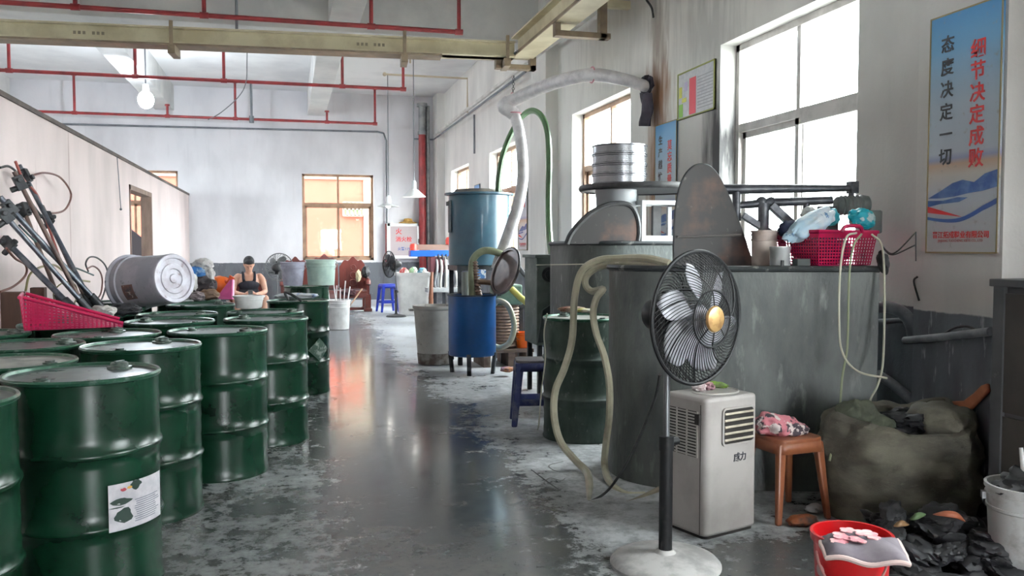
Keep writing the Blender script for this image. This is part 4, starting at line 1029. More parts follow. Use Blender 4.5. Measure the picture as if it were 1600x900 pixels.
GOLD = mat('gold_badge', (196, 158, 104), .3, .6, c2=(170, 130, 84), scale=20, lo=.5, hi=.6)
p = on(433, 420, D=13.4)
pedestal_fan('fan with a pale wire guard standing behind the seated person', (p.x, p.y, 0), R(165), 0, 1.07, .22, .016, FANGREY, FANGREY, BLACKR, BLACKR, BLACKR, wires=30, wr=.0022, base_r=.2, fwd=.13)
p = on(619, 495, Z=0)
pedestal_fan('dark fan seen from its side beside the fire hydrant cabinet', (p.x, p.y, 0), R(-68), 0, 1.05, .26, .026, FANBLK, FANDRK, BLACKR, BLACKR, BLACKR, wires=36, wr=.0024, base_r=.2, fwd=.15)
# far bins and stool
def plastic_stool(label, loc, rz, s, h, m, rung=True, top_t=.03, m2=None, splay=.05, group=None, sk=.085, lw=1):
    t = thing('plastic_stool', label, 'stool', loc, rz, group)
    G().prism(rrect(s, s, s*.2), h-top_t, h).out('seat', m2 or m, t, bevel=.006)
    g = G(); o = rrect(s-.008, s-.008, s*.19); o2 = rrect(s+.012, s+.012, s*.2); n = len(o)
    g.mesh([(x, y, h-.012) for x, y in o]+[(x, y, h-sk) for x, y in o2], [(i, (i+1) % n, n+(i+1) % n, n+i) for i in range(n)]); g.out('skirt', m, t, solid=.006)
    legs = []
    for sx in (-1, 1):
        for sy in (-1, 1):
            a = Vector((sx*(s/2-.03), sy*(s/2-.03), h-.02)); b = Vector((sx*(s/2+splay-.02), sy*(s/2+splay-.02), 0))
            g = G()
            for q in range(1):
                w0, w1 = .034*lw, .022*lw
                v = []
                for P, w in ((a, w0), (b, w1)): v += [(P.x-w, P.y-w*.9, P.z), (P.x+w, P.y-w*.9, P.z), (P.x+w, P.y+w*.9, P.z), (P.x-w, P.y+w*.9, P.z)]
                g.mesh(v, [(3, 2, 1, 0), (4, 5, 6, 7), (0, 1, 5, 4), (1, 2, 6, 5), (2, 3, 7, 6), (3, 0, 4, 7)])
            g.out('leg', m, t, smooth=0, bevel=.01)
    if rung:
        k = s/2-.03+(splay+.01)*.62; zz = h*.36
        for a, b in (((-k, -k), (k, -k)), ((k, -k), (k, k)), ((k, k), (-k, k)), ((-k, k), (-k, -k))):
            G().box(((a[0]+b[0])/2, (a[1]+b[1])/2, zz), (abs(b[0]-a[0])+.02, abs(b[1]-a[1])+.02, .05)).out('rung', m, t, smooth=0, bevel=.006)
    return t
BLUEP = mat('blue_plastic', (32, 60, 180), .4, c2=(26, 50, 156), scale=6)
p = on(612, 490, Z=0); plastic_stool('bright blue plastic stool behind the dark fan by the far wall', (p.x-.02, p.y+.55, 0), .2, .32, .6, BLUEP)
WBIN = mat('white_bin', (232, 232, 230), .4, c2=(214, 214, 212), scale=5)
p = on(648, 492, Z=0); q = on(648, 492, Z=0)
t = thing('square_bin', 'big white square plastic bin by the far wall beside the dark fan', 'bin', (p.x, p.y+.25, 0), -.05)
g = G(); n = 28; lo = rrect(.56, .56, .07); hi = rrect(.66, .66, .08); li = rrect(.64, .64, .075); bi = rrect(.54, .54, .065)
n = len(lo); rows = [[(x, y, 0) for x, y in lo], [(x, y, .85) for x, y in hi], [(x, y, .85) for x, y in li], [(x, y, .05) for x, y in bi]]
v = sum(rows, []); f = [tuple(range(n-1, -1, -1))]
for k in range(3): f += [(k*n+i, k*n+(i+1) % n, (k+1)*n+(i+1) % n, (k+1)*n+i) for i in range(n)]
f.append(tuple(range(3*n, 4*n))); g.mesh(v, f); g.out('bin_body', WBIN, t)
g = G(); o = rrect(.72, .72, .09); n = len(o); i_ = rrect(.63, .63, .07)
g.mesh([(x, y, .80) for x, y in o]+[(x, y, .87) for x, y in o]+[(x, y, .87) for x, y in i_]+[(x, y, .80) for x, y in i_], [(k*n+i, k*n+(i+1) % n, ((k+1) % 4)*n+(i+1) % n, ((k+1) % 4)*n+i) for k in range(4) for i in range(n)]); g.out('bin_rim', WBIN, t)
bx, by = p.x, p.y+.25
for i, (dx, dy, c, lb) in enumerate([(-.18, 0, (170, 60, 60), 'red and white packet sticking out of the big square bin'), (.02, .05, (150, 196, 150), 'pale green packet sticking out of the big square bin'), (.2, .0, (90, 150, 170), 'blue green packet at the right of the big square bin')]):
    tag(G().lump((0, 0, 0), (.1, .09, .11), 20+i, .3, 2, 3).out('crumpled_packet', mat(f'packet_{["red","green","blue"][i]}', c, .5, c2=(220, 214, 206), scale=9, lo=.5, hi=.56), loc=(bx+dx, by+dy, .86)), lb, 'packet', 'packets in the square bin')
# blue machine near the far windows
BLUEM = mat('blue_machine_paint', (30, 98, 196), .35, c2=(26, 86, 176), scale=4); MGREY = mat('machine_grey', (176, 180, 182), .45, c2=(140, 144, 148), scale=6)
pb = on(672, 396, Y=15.2)
t = thing('dosing_machine', 'blue beam dosing machine with hanging pipes between hydrant cabinet and teal tank', 'machine', (pb.x, 15.2, 0))
b0 = on(640, 396, Y=15.2).x-pb.x; b1 = on(708, 396, Y=15.2).x-pb.x; zb = pb.z
G().span((b0, -.12, zb-.055), (b1, .12, zb+.055)).out('blue_beam', BLUEM, t, smooth=0, bevel=.01)
g = G(); g.span((b0+.12, -.02, zb+.06), (b1+.3, .02, zb+.16)); g.out('top_board', mat('brown_board', (136, 108, 94), .7), t, smooth=0, bevel=.004)
for k, x in enumerate((b0+.55, b1-.08)): G().box((x, .08, zb/2-.03), (.09, .09, zb-.06)).out('leg', MGREY, t, smooth=0, bevel=.006)
G().box(((b0+b1)/2+.2, .0, .62), (.6, .3, .08)).out('tray', MGREY, t, smooth=0, bevel=.006)
G().span((b0+.35, -.16, zb-.34), (b0+.6, .1, zb-.06)).out('valve_block', mat('dark_red_machine', (92, 46, 54), .5), t, smooth=0, bevel=.01)
for k in range(5):
    x = b0+.45+.08*k; m = [MGREY, PVC, PVC, MGREY, PVC][k]
    G().tube([(x, -.12, zb-.05), (x+.02, -.18, zb-.25), (x-.02+.02*k, -.14, zb-.5), (x+.01*k, -.1, .66)], .024, 10, smooth=5).out('hanging_pipe', m, t)
for k in range(5): G().cyl((b0+.5+.07*k, -.13, zb-.02), (b0+.5+.07*k, -.2, zb-.1), .014, n=8).out('nozzle', STEELD, t)
REDL = mat('red_cap', (228, 74, 62), .4)
g = G(); g.lathe([(0, .13), (.05, .12), (.065, .08), (.06, 0), (0, 0)], 20, (b0+.06, -.05, zb+.05)); g.out('red_cap', REDL, t)
g = G(); g.lathe([(0, .14), (.06, .13), (.08, .08), (.075, 0), (0, 0)], 20, (b1-.06, .0, zb+.16)); g.out('red_cap', REDL, t)
t2 = on(674, 474, Y=14.6); t1 = on(675, 425, Y=14.75)
t = thing('long_spatula', 'wooden handled spatula leaning beside the white bin', 'tool', (t2.x, 14.6, t2.z))
BRW = mat('handle_brown', (124, 78, 56), .5)
G().tube([(0, 0, -.42), (0, .04, .1), t1-t2], [.035, .04, .025], 10).out('handle', BRW, t)
# grey round bin in front
GBIN = mat('grey_bin', (198, 196, 190), .5, c2=(178, 176, 170), scale=4, c3=(112, 108, 100), scale3=10, lo3=.62, hi3=.72)
GDIRT = mat('bin_dirt', (96, 84, 76), .8, c2=(150, 146, 140), scale=9)
p = on(684, 572, Z=0); 
t = thing('round_bin', 'grey round plastic bin with dirty foot left of the blue pot', 'bin', (p.x, p.y+.19, 0))
h, rt, rb = .70, .25, .195
G().lathe([(0, .01), (rb, .01), (rb+.004, .02), (rb+.014, .16), (rt-.004, h-.05), (rt+.004, h-.045), (rt+.012, h-.03), (rt+.012, h), (rt, h), (rt-.006, h-.03), (rb-.004, .03), (0, .03)], 44).out('bin_body', GBIN, t)
G().lathe([(rb+.004, .012), (rb+.0165, .14), (rb+.0135, .142), (rb+.001, .012)], 44).out('dirt_band', GDIRT, t)
g = G(); g.box((-rt-.03, 0, h-.05), (.05, .1, .03)); g.box((rt+.03, 0, h-.05), (.05, .1, .03)); g.out('handle', GBIN, t, smooth=0, bevel=.006)

# dark sloping board in the side room, seen through the opening
P = [on(200, 354, Y=17.5), on(240, 386, Y=17.5)]
t = thing('dark_board', 'dark board sloping down behind the opening in the partition', 'board', (P[0].x, 17.5, 0))
g = G(); g.mesh([(0, 0, 0), (P[1].x-P[0].x, 0, 0), (P[1].x-P[0].x, 0, P[1].z), (0, 0, P[0].z), (0, .05, 0), (P[1].x-P[0].x, .05, 0), (P[1].x-P[0].x, .05, P[1].z), (0, .05, P[0].z)], [(0, 1, 2, 3), (7, 6, 5, 4), (0, 4, 5, 1), (1, 5, 6, 2), (2, 6, 7, 3), (3, 7, 4, 0)])
g.out('board_panel', mat('dark_board_paint', (70, 66, 70), .7), t, smooth=0)
# ================================================================= RIGHT: TANKS, MIXERS, HOSES
def P3(px, py, D): return on(px, py, D=D)
TANKG = mat('grey_tank_paint', (70, 75, 74), .5, c2=(104, 109, 106), scale=4.5, lo=.38, hi=.68, detail=10, stretch=(1, 1, .4), c3=(134, 138, 135), scale3=14, lo3=.58, hi3=.78, stretch3=(1, 1, .3), bump=.2, bscale=40)
TANKG2 = mat('grey_tank_paint_light', (96, 102, 100), .5, c2=(70, 76, 75), scale=4, lo=.38, hi=.68, detail=10, stretch=(1, 1, .35), c3=(160, 164, 160), scale3=16, lo3=.58, hi3=.76, stretch3=(1, 1, .3), bump=.2, bscale=40)
RIMD = mat('tank_rim_dark', (54, 58, 60), .4, .3, c2=(150, 150, 146), scale=14, lo=.58, hi=.7)
LIDD = mat('rusty_lid', (46, 44, 44), .5, .2, c2=(104, 74, 62), scale=2.6, lo=.5, hi=.72, detail=9, c3=(120, 118, 114), scale3=24, lo3=.64, hi3=.8)
def poly_tank(name, label, cat, pts, h, m, rim):
    t = thing(name, label, cat)
    G().prism(pts, 0, h).out('tank_body', m, t, smooth=30)
    g = G(); g.tube([(x, y, h+.006) for x, y in pts], .018, 8, closed=True); g.out('tank_rim', rim, t)
    return t
def arc(cx, cy, r, a0, a1, n=10): return [(cx+r*math.cos(R(a0+(a1-a0)*i/n)), cy+r*math.sin(R(a0+(a1-a0)*i/n))) for i in range(n+1)]
main_pts = arc(2.36, 4.80, .46, 90, 262, 26)+[(3.19, 4.07), (3.25, 4.6), (3.32, 5.26)]
poly_tank('mixing_tank', 'large grey steel tank with a rounded left end behind the white air cooler', 'tank', main_pts, 1.255, TANKG, RIMD)
t2p = arc(2.58, 7.0, .38, 90, 180)+arc(2.58, 6.62, .38, 180, 270)+[(3.35, 6.24), (3.35, 7.38)]
poly_tank('mixing_tank', 'grey steel tank behind the dented green drum, under the steel sieves', 'tank', t2p, 1.41, TANKG2, RIMD)

def plate(name, label, cat, pts_px, Y, th, m, rim_m=None, rim_r=.014, seam=None, thick_extra=None):
    P = [on(a, b, Y=Y) for a, b in pts_px]
    P = P[:1]+[q for q in catmull(P, 4)[1:-1]]+P[-1:]
    o = P[0].copy(); t = thing(name, label, cat, o)
    L_ = [q-o for q in P]; n = len(L_)
    v = L_+[q+Vector((0, th, 0)) for q in L_]
    f = [tuple(range(n)), tuple(range(2*n-1, n-1, -1))]+[(i, (i+1) % n, n+(i+1) % n, n+i) for i in range(n)]
    G().mesh(v, f).out('lid_plate', m, t, smooth=30)
    if rim_m: G().tube([q+Vector((0, th*.5, 0)) for q in L_], rim_r, 8).out('lid_rim', rim_m, t)
    if seam:
        a, b = [on(x, y, Y=Y-.008)-o for x, y in seam]; G().tube([a, b], .008, 6).out('hinge_seam', mat('seam_grey', (110, 106, 104), .5, .3), t)
    return t
plate('tank_lid', 'tall dark half lid standing on the large grey tank behind the black fan', 'lid',
      [(1054, 419), (1054, 370), (1058, 318), (1067, 282), (1082, 262), (1098, 257), (1114, 264), (1128, 284), (1144, 318), (1160, 362), (1180, 421)], 4.62, .016, LIDD, STEELD, .008, ((1058, 370), (1158, 367)))
plate('tank_lid', 'low dark half lid with a thick rim propped up on the farther grey tank', 'lid',
      [(886, 381), (893, 365), (910, 345), (930, 329), (952, 320), (972, 318), (987, 323), (996, 340), (999, 362), (996, 381)], 6.29, .016, LIDD, BLACKR, .022)

# sieve platform on the farther tank
STEEL = mat('stainless', (176, 178, 182), .25, .88, c2=(136, 138, 142), scale=4, stretch=(1, 1, .3))
t = thing('sieve_platform', 'round dark rimmed platform on posts above the farther grey tank', 'platform', (2.86, 6.62, 1.41))
G().lathe([(0, .445), (.5, .445), (.5, .475), (0, .475)], 56).out('platform_plate', mat('platform_grey', (120, 122, 126), .4, .4), t)
G().torus((0, 0, .46), .5, .026, 64, 10).out('platform_rim', BLACKR, t)
for x, y in ((-.2, .32), (.36, -.05), (.1, .38)): G().cyl((x, y, .0), (x, y, .45), .03, n=12).out('leg', STEELD, t)
G().lathe([(.03, .02), (.06, .05), (.16, .3), (.17, .44), (0, .44)], 32, (-.26, -.08, 0)).out('funnel', mat('funnel_grey', (176, 180, 184), .4), t)
GRPS = 'steel sieves stacked on the platform'
for k in range(4):
    lb = ['lowest steel sieve ring of the stack on the round platform', 'second steel sieve ring up in the stack on the platform', 'third steel sieve ring up in the stack on the platform', 'topmost steel sieve ring of the stack on the platform'][k]
    g = G(); z = .08*k; g.lathe([(.215, .0), (.225, .004), (.225, .012), (.217, .016), (.217, .066), (.225, .07), (.225, .078), (.208, .079), (.206, .002)], 48, (0, 0, 0)); 
    o = tag(g.out('steel_sieve', STEEL, loc=(2.62, 6.52, 1.888+z)), lb, 'sieve', GRPS)
    if k == 3: G().lathe([(0, .05), (.207, .05)], 40).out('mesh_screen', mat('sieve_mesh', (150, 152, 156), .4, .6), o)
# white frame
WFR = mat('white_frame_steel', (226, 228, 230), .4, c2=(178, 180, 182), scale=10)
q0 = on(1003, 373, Y=6.34); q1 = on(1075, 310, Y=6.34)
t = thing('box_stand', 'white box frame standing on the farther tank beside the tall dark lid', 'stand', (q0.x, 6.34, 1.432))
W_, H_ = q1.x-q0.x, q1.z-q0.z; b = .034
for nm, a, c in (('front_bar', (0, 0, 0), (W_, b, b*1.3)), ('front_bar', (0, 0, H_-b), (W_, b, H_)), ('upright', (0, 0, b*1.3), (b, b, H_-b)), ('upright', (W_-b, 0, b*1.3), (W_, b, H_-b)),
                 ('rear_bar', (0, .3, 0), (W_, .3+b, b)), ('upright', (0, .3, b), (b, .3+b, H_-b)), ('upright', (W_-b, .3, b), (W_, .3+b, H_-b)), ('side_bar', (0, b, H_-b), (b, .3, H_)), ('side_bar', (W_-b, b, H_-b), (W_, .3, H_)), ('rear_bar', (b, .3, H_-b), (W_-b, .3+b, H_))):
    G().span(a, c).out(nm, WFR, t, smooth=0)
G().span((W_*.42, .16, b), (W_*.6, .2, H_-b)).out('dark_strut', BLACKR, t, smooth=0)

# stirring machine with its arms (stands on the large tank behind the pink basket)
ARM = mat('stirrer_steel', (70, 72, 78), .4, .5, c2=(104, 106, 110), scale=10)
D_ = 5.22
base = P3(1192, 415, D_); base.z = 1.262
t = thing('stirring_machine', 'grey stirring machine with long arms on the large tank before the bright window', 'machine', base)
q = lambda px, py, D=D_: P3(px, py, D)-base
g = G(); g.tube([q(1128, 296), q(1210, 295), q(1338, 294)], [.032, .032, .026, .02], 12); g.box(q(1332, 293), (.05, .06, .075)); g.out('upper_arm', ARM, t, bevel=.003)
g = G(); g.tube([q(1150, 321), q(1178, 319), q(1190, 317), q(1300, 313)], [.02, .026, .028, .026], 12); g.sph(q(1190, 316), .036, 14, 10); g.sph(q(1205, 315), .03, 14, 10); g.out('lower_arm', ARM, t)
g = G(); g.cyl((0, 0, 0), (0, 0, q(1190, 318).z), .034, n=14); g.lathe([(.0, 0), (.075, 0), (.075, .015), (.04, .02), (0, .02)], 20); g.out('post', ARM, t)
def bar(a, b, w, nm):
    d = b-a; MM = Matrix.Translation((a+b)/2) @ d.to_track_quat('Z', 'Y').to_matrix().to_4x4()
    G().box((0, 0, 0), (w, w*.6, d.length), M=MM).out(nm, ARM, t, smooth=0, bevel=.004)
bar(q(1204, 320), q(1252, 364), .075, 'brace'); bar(q(1160, 336), q(1222, 376), .065, 'brace')
G().cyl(q(1260, 316), q(1260, 338), .022, n=12).out('drop_rod', ARM, t)
G().cyl(q(1330, 300), q(1330, 316), .018, n=12).out('drop_rod', ARM, t)
G().cyl(q(1151, 300), q(1151, 345), .026, n=12).out('drop_rod', ARM, t)
MOT = mat('motor_grey', (112, 118, 116), .5, c2=(90, 96, 94), scale=8)
a = q(1306, 321); b_ = q(1358, 320); d = (b_-a); MM = Matrix.Translation(a) @ d.to_track_quat('Z', 'Y').to_matrix().to_4x4()
g = G(); g.lathe([(0, 0), (.05, 0), (.055, .01)]+[(r_, .02+.012*i) for i in range(12) for r_ in ((.055, .063)[i % 2],)]+[(.055, d.length-.01), (.04, d.length), (0, d.length)], 24, M=MM); g.out('motor', MOT, t)
G().box(q(1292, 331), (.09, .08, .07)).out('motor_mount', ARM, t, smooth=0, bevel=.005)
G().box(q(1362, 347, 5.15), (.09, .09, .14)).out('gearbox', MOT, t, smooth=0, bevel=.012)
G().span((q(1300, 415).x-.05, q(1300, 415).y-.03, 0), (q(1300, 415).x+.02, q(1300, 415).y+.03, q(1300, 331).z)).out('rear_post', ARM, t, smooth=0)

# pink basket and what it holds
bc = Vector((2.885, 4.19, 1.28)); br = R(8.4); bw, bd, bh = .385, .34, .19
t = thing('mesh_basket', 'magenta pink mesh basket full of bags on the corner of the large tank', 'basket', bc, br)
fl = .025
c0 = [(0, 0, 0), (bw, 0, 0), (bw, bd, 0), (0, bd, 0)]; c1 = [(-fl, -fl, bh), (bw+fl, -fl, bh), (bw+fl, bd+fl, bh), (-fl, bd+fl, bh)]
for i in range(4):
    j = (i+1) % 4
    lo = [Vector(c0[i]), Vector(c0[j]), Vector(c0[j]).lerp(Vector(c1[j]), .84), Vector(c0[i]).lerp(Vector(c1[i]), .84)]
    g = G(); lattice(g, *lo, 20 if i % 2 == 0 else 18, 9, .42)
    g._f([g.bm.verts.new(lo[3]), g.bm.verts.new(lo[2]), g.bm.verts.new(c1[j]), g.bm.verts.new(c1[i])])
    g.out('basket_wall', PINK, t, smooth=0, solid=.004)
g = G(); lattice(g, *c0, 14, 12, .4); g.out('basket_floor', PINK, t, smooth=0, solid=.004)
G().tube([Vector(p) for p in c1], .011, 8, closed=True).out('basket_rim', PINK, t)
G().tube([(bw*.35, -fl-.005, bh), (bw*.42, -fl-.01, bh+.03), (bw*.68, -fl-.01, bh+.03), (bw*.75, -fl-.005, bh)], .012, 8, smooth=4).out('handle', PINK, t)
MB_ = Matrix.Translation(bc) @ Matrix.Rotation(br, 4, 'Z')
def inb(x, y, z): return MB_ @ Vector((x, y, z))
BAGLB = mat('bag_pale_blue', (176, 206, 224), .4, c2=(214, 224, 230), scale=9, c3=(84, 130, 180), scale3=16, lo3=.62, hi3=.64); TEAL = mat('packet_teal', (28, 160, 176), .35, c2=(200, 216, 216), scale=10, lo=.56, hi=.6)
NAVY = mat('navy_cloth', (36, 44, 72), .8, c2=(50, 58, 86), scale=8); CLEAR = mat('clear_bag', (228, 232, 230), .25, c2=(210, 216, 214), scale=8)
def bag(px, py, D, r, seed, m, label, rot, cat='bag', nm='plastic_bag', amp=.22):
    o = tag(G().lump((0, 0, 0), r, seed, amp, 2.1, 4).out(nm, m, loc=P3(px, py, D)), label, cat); o.rotation_euler = rot; return o
bag(1266, 352, 4.9, (.18, .08, .065), 31, BAGLB, 'pale blue printed plastic bag slanting up out of the pink basket', (0, R(-27), .1))
bag(1346, 342, 4.92, (.085, .06, .058), 32, TEAL, 'teal and white plastic packet on top of the pink basket', (0, R(12), 0))
bag(1297, 340, 5.0, (.06, .05, .05), 33, mat('teal_fold', (60, 160, 176), .4), 'teal edged folded packet behind the pale blue bag', (0, R(-30), 0))
bag(1232, 358, 4.98, (.06, .06, .05), 34, NAVY, 'navy blue cloth at the left end of the pink basket', (0, R(-15), 0), 'cloth', 'navy_cloth')
bag(1265, 336, 5.08, (.055, .04, .05), 35, CLEAR, 'clear white plastic bag standing behind the pale blue bag', (0, 0, 0))
_c = inb(.19, .19, .09); tag(G().lump((0, 0, 0), (.185, .16, .09), 36, .08).out('navy_cloth', NAVY, loc=_c), 'navy filler added in the pink basket to block window light through its holes', 'cloth')  # added filler, stops window light shining through the basket holes
bag(1380, 410, 4.72, (.03, .035, .065), 37, BLACKR, 'black cloth hanging over the right corner of the large tank', (0, R(-14), 0), 'cloth', 'black_cloth')
# can, pail and boxes on the tank edge
t = thing('steel_can', 'shiny steel can on the large tank in front of the beige pail', 'can', (2.70, 4.285, 1.257))
G().lathe([(0, 0), (.054, 0), (.056, .004), (.056, .108), (.059, .112), (.059, .128), (.054, .13), (.052, .12), (0, .118)], 36).out('can_body', mat('can_tin', (196, 198, 198), .35, .3, c2=(176, 178, 178), scale=8), t)
G().box((-.02, -.057, .03), (.016, .008, .045)).out('dark_tab', BLACKR, t, smooth=0)
BEIG = mat('beige_plastic', (196, 182, 172), .5, c2=(176, 162, 154), scale=9)
pail('beige_pail', 'beige plastic pail on the large tank left of the pink basket', (2.715, 4.48, 1.257), .074, .225, BEIG, handle=False, taper=.94)
tag(G().box((0, 0, .03), (.085, .05, .06)).out('small_box', mat('dark_green_box', (62, 68, 66), .5), smooth=0, bevel=.004, loc=(2.815, 4.25, 1.258)), 'small dark green box between the steel can and the pink basket', 'box')

# strings and cords hanging from the basket
STR = mat('pale_string', (196, 196, 176), .7); STRG = mat('green_string', (142, 150, 120), .7)
def cord(pts, r, m, label, nm='string', cat='string', sm=8, grp=None):
    return tag(G().tube([P3(*p) for p in pts], r, 8, smooth=sm).out(nm, m), label, cat, grp)
cord([(1338, 364, 4.72), (1322, 372, 4.62), (1313, 420, 4.56), (1311, 500, 4.55), (1316, 550, 4.55), (1340, 580, 4.5), (1386, 591, 4.5)], .006, STR, 'pale string looping off the pink basket and swinging right')
cord([(1346, 366, 4.72), (1334, 384, 4.62), (1327, 430, 4.56), (1324, 540, 4.55), (1316, 590, 4.5), (1310, 660, 4.4), (1296, 720, 4.3)], .006, STRG, 'greenish string hanging straight down the front of the large tank')
cord([(1362, 366, 4.75), (1378, 385, 4.7), (1382, 450, 4.65), (1380, 560, 4.6), (1372, 600, 4.5), (1360, 625, 4.4), (1358, 648, 4.3)], .006, STR, 'pale string hanging off the right corner of the large tank')
cord([(1372, 372, 4.75), (1385, 392, 4.7), (1400, 394, 4.6), (1430, 364, 4.6)], .004, BLACKR, 'thin black wire from the pink basket up to the wall hook', 'wire', 'wire')
cord([(1380, 388, 4.72), (1395, 398, 4.7), (1430, 383, 4.6)], .004, BLACKR, 'thin black wire from the pink basket level to the wall hook', 'wire', 'wire')
cord([(838, 414, 7.3), (900, 413, 6.2), (966, 411, 5.2)], .004, STR, 'taut thin string from the control box to the large tank')

# old drum, control box and dusty stool
od = dup(drum0, (2.08, 5.87, 0), 2.0, 'dented dark green drum with dusty sides beside the large grey tank')
for ch in list(od.children):
    n0 = ch.name.split('.')[0]
    if n0 == 'paper_label':
        for cc in list(ch.children): bpy.data.objects.remove(cc)
        bpy.data.objects.remove(ch)
    elif n0 == 'shell': ch.data = ch.data.copy(); ch.data.materials[0] = DRUM_OLD
    elif n0 == 'drum_lid': ch.data = ch.data.copy(); ch.data.materials[0] = DUSTL
if 'group' in od: del od['group']
bag(893, 483, 5.75, (.1, .05, .02), 41, mat('rust_rag', (110, 72, 56), .8, c2=(146, 130, 110), scale=12), 'rust brown rag on the lid of the dented drum', (0, 0, 0), 'rag', 'rust_rag')
bag(915, 485, 5.7, (.07, .04, .014), 42, mat('yellow_rag', (176, 170, 90), .7, c2=(206, 204, 190), scale=12), 'yellowish rag on the lid of the dented drum', (0, 0, 0), 'rag', 'yellow_rag')
BOXG = mat('control_box_paint', (92, 104, 100), .5, c2=(118, 128, 122), scale=4, c3=(166, 168, 164), scale3=14, lo3=.62, hi3=.76)
t = thing('control_box', 'tall grey green steel box with a round flange between green hose and dented drum', 'cabinet', (2.48, 7.78, 0))
g = G(); g.box((0, 0, .88), (.5, .42, .82)); g.out('box_body', BOXG, t, smooth=0, bevel=.008)
g = G(); g.mesh([(-.25, -.21, .98), (-.06, -.21, .98), (-.25, -.22, .66), (.0, -.24, 1.1)], []); 
g.box((0, 0, 1.3), (.54, .46, .03)); g.out('box_top', BOXG, t, smooth=0, bevel=.004)
g = G(); g.torus((-.13, -.215, 1.13), .055, .016, 28, 8, RX90); g.cyl((-.13, -.2, 1.13), (-.13, -.225, 1.13), .042, n=20); g.out('flange', STEELD, t)
g = G(); g.prism([(-.25, .5), (.25, .5), (.25, 1.05), (.1, 1.0), (-.2, .8)], 0, .03, Matrix.Translation((0, -.212, 0)) @ RX90); g.out('diagonal_shade', mat('control_box_shade', (66, 76, 76), .5, c2=(84, 92, 90), scale=5), t, smooth=0)  # dark panel paints the diagonal shade across the box front
for x in (-.21, .21):
    for y in (-.17, .17): G().box((x, y, .24), (.04, .04, .48)).out('leg', STEELD, t, smooth=0)
DBLUE = mat('dusty_blue_plastic', (34, 44, 92), .6, c2=(96, 100, 116), scale=9, lo=.5, hi=.7, c3=(150, 150, 156), scale3=24, lo3=.64, hi3=.76); DTOP = mat('dusty_stool_top', (104, 100, 100), .8, c2=(78, 76, 82), scale=9)
plastic_stool('dusty dark blue plastic stool in front of the dented drum', (1.85, 6.4, 0), R(-12), .27, .51, DBLUE, m2=DTOP, splay=.035)

# hoses
HOSE = mat('translucent_hose', (176, 172, 150), .3, c2=(156, 150, 130), scale=7, coat=.3); HOSET = mat('tan_hose', (150, 140, 122), .5, c2=(128, 120, 104), scale=8)
HG = 'pale hoses running off the large tank'
cord([(1046, 412, 5.0), (1010, 404, 5.1), (970, 404, 5.25), (935, 407, 5.35), (909, 424, 5.4), (898, 465, 5.42), (894, 530, 5.42), (882, 575, 5.4), (868, 610, 5.4), (866, 650, 5.38), (876, 690, 5.35), (900, 720, 5.3), (917, 738, 5.18), (921, 762, 4.93), (920, 786, 4.67)], .024, HOSE, 'pale translucent hose arching off the tank and down in front of the dented drum', 'pale_hose', 'hose', 8, HG)
cord([(1040, 416, 5.02), (985, 412, 5.2), (940, 416, 5.35), (918, 430, 5.4), (915, 445, 5.4), (925, 455, 5.38), (942, 452, 5.2), (932, 466, 5.2), (927, 490, 5.2), (932, 522, 5.15), (944, 556, 5.05), (952, 600, 5.0), (952, 650, 5.0), (946, 700, 5.1), (945, 728, 5.16), (952, 752, 4.98), (976, 772, 4.81), (1008, 774, 4.8)], .022, HOSE, 'pale translucent hose with a small loop hugging the round end of the tank', 'pale_hose', 'hose', 8, HG)
cord([(919, 787, 4.66), (948, 795, 4.58), (990, 785, 4.68), (1032, 765, 4.86)], .022, HOSET, 'tan hose piece lying on the floor before the tank', 'tan_hose', 'hose', 6)
cord([(1031, 585, 3.75), (1024, 620, 3.85), (1000, 680, 4.2), (974, 732, 4.55), (948, 768, 4.72), (920, 784, 4.66), (898, 783, 4.68), (860, 757, 4.98), (830, 735, 5.3)], .0075, BLACKR, 'black mains cable hanging from the big fan to the floor', 'mains_cable', 'cable', 8)
cord([(845, 762, 4.92), (858, 748, 5.1), (878, 752, 5.05), (884, 742, 5.2), (866, 736, 5.28), (858, 728, 5.4), (880, 722, 5.5)], .006, mat('dusty_cable', (120, 120, 118), .7), 'dusty thin cable coiled on the floor left of the hoses', 'thin_cable', 'cable', 8)
cord([(855, 490, 5.9), (850, 520, 6.0), (852, 560, 6.0), (846, 610, 6.05), (842, 660, 6.2), (840, 671, 6.4)], .005, STR, 'thin pale cord hanging over the dusty blue stool', 'thin_string', 'string', 8)

# green hose and white duct hose
HGREEN = mat('green_hose', (70, 104, 66), .35, c2=(56, 88, 54), scale=8, coat=.3)
cord([(778, 302, 10.0), (779, 280, 9.95), (785, 245, 9.9), (797, 212, 9.8), (814, 184, 9.7), (830, 173, 9.6), (845, 180, 9.5), (855, 205, 9.4), (858, 250, 9.3), (857, 310, 9.2), (858, 360, 9.0), (862, 400, 8.6), (868, 420, 8.2)], .034, HGREEN, 'green hose arching from the teal tank over to the right', 'green_hose', 'hose', 8)
DUCT = mat('white_duct_wrap', (226, 222, 224), .35, c2=(198, 194, 198), scale=9, bump=.25, bscale=26)
t = thing('duct_hose', 'thick white plastic wrapped duct hose arching from the wall hole to the pump', 'hose')
g = G(); g.tube([on(1013, 137, X=3.53), P3(1000, 132, 8.45), P3(965, 122, 8.5), P3(925, 117, 8.6), P3(880, 125, 8.9), P3(835, 141, 9.3), P3(803, 156, 9.55), P3(792, 163, 9.6)], [.058, .06, .066, .07, .072, .075], 18, smooth=8); g.out('upper_duct', DUCT, t)
g = G(); g.tube([P3(796, 158, 9.6), P3(788, 166, 9.6), P3(796, 172, 9.6), P3(803, 180, 9.6)], [.075, .085, .085, .07], 16, smooth=6); g.out('elbow', DUCT, t)
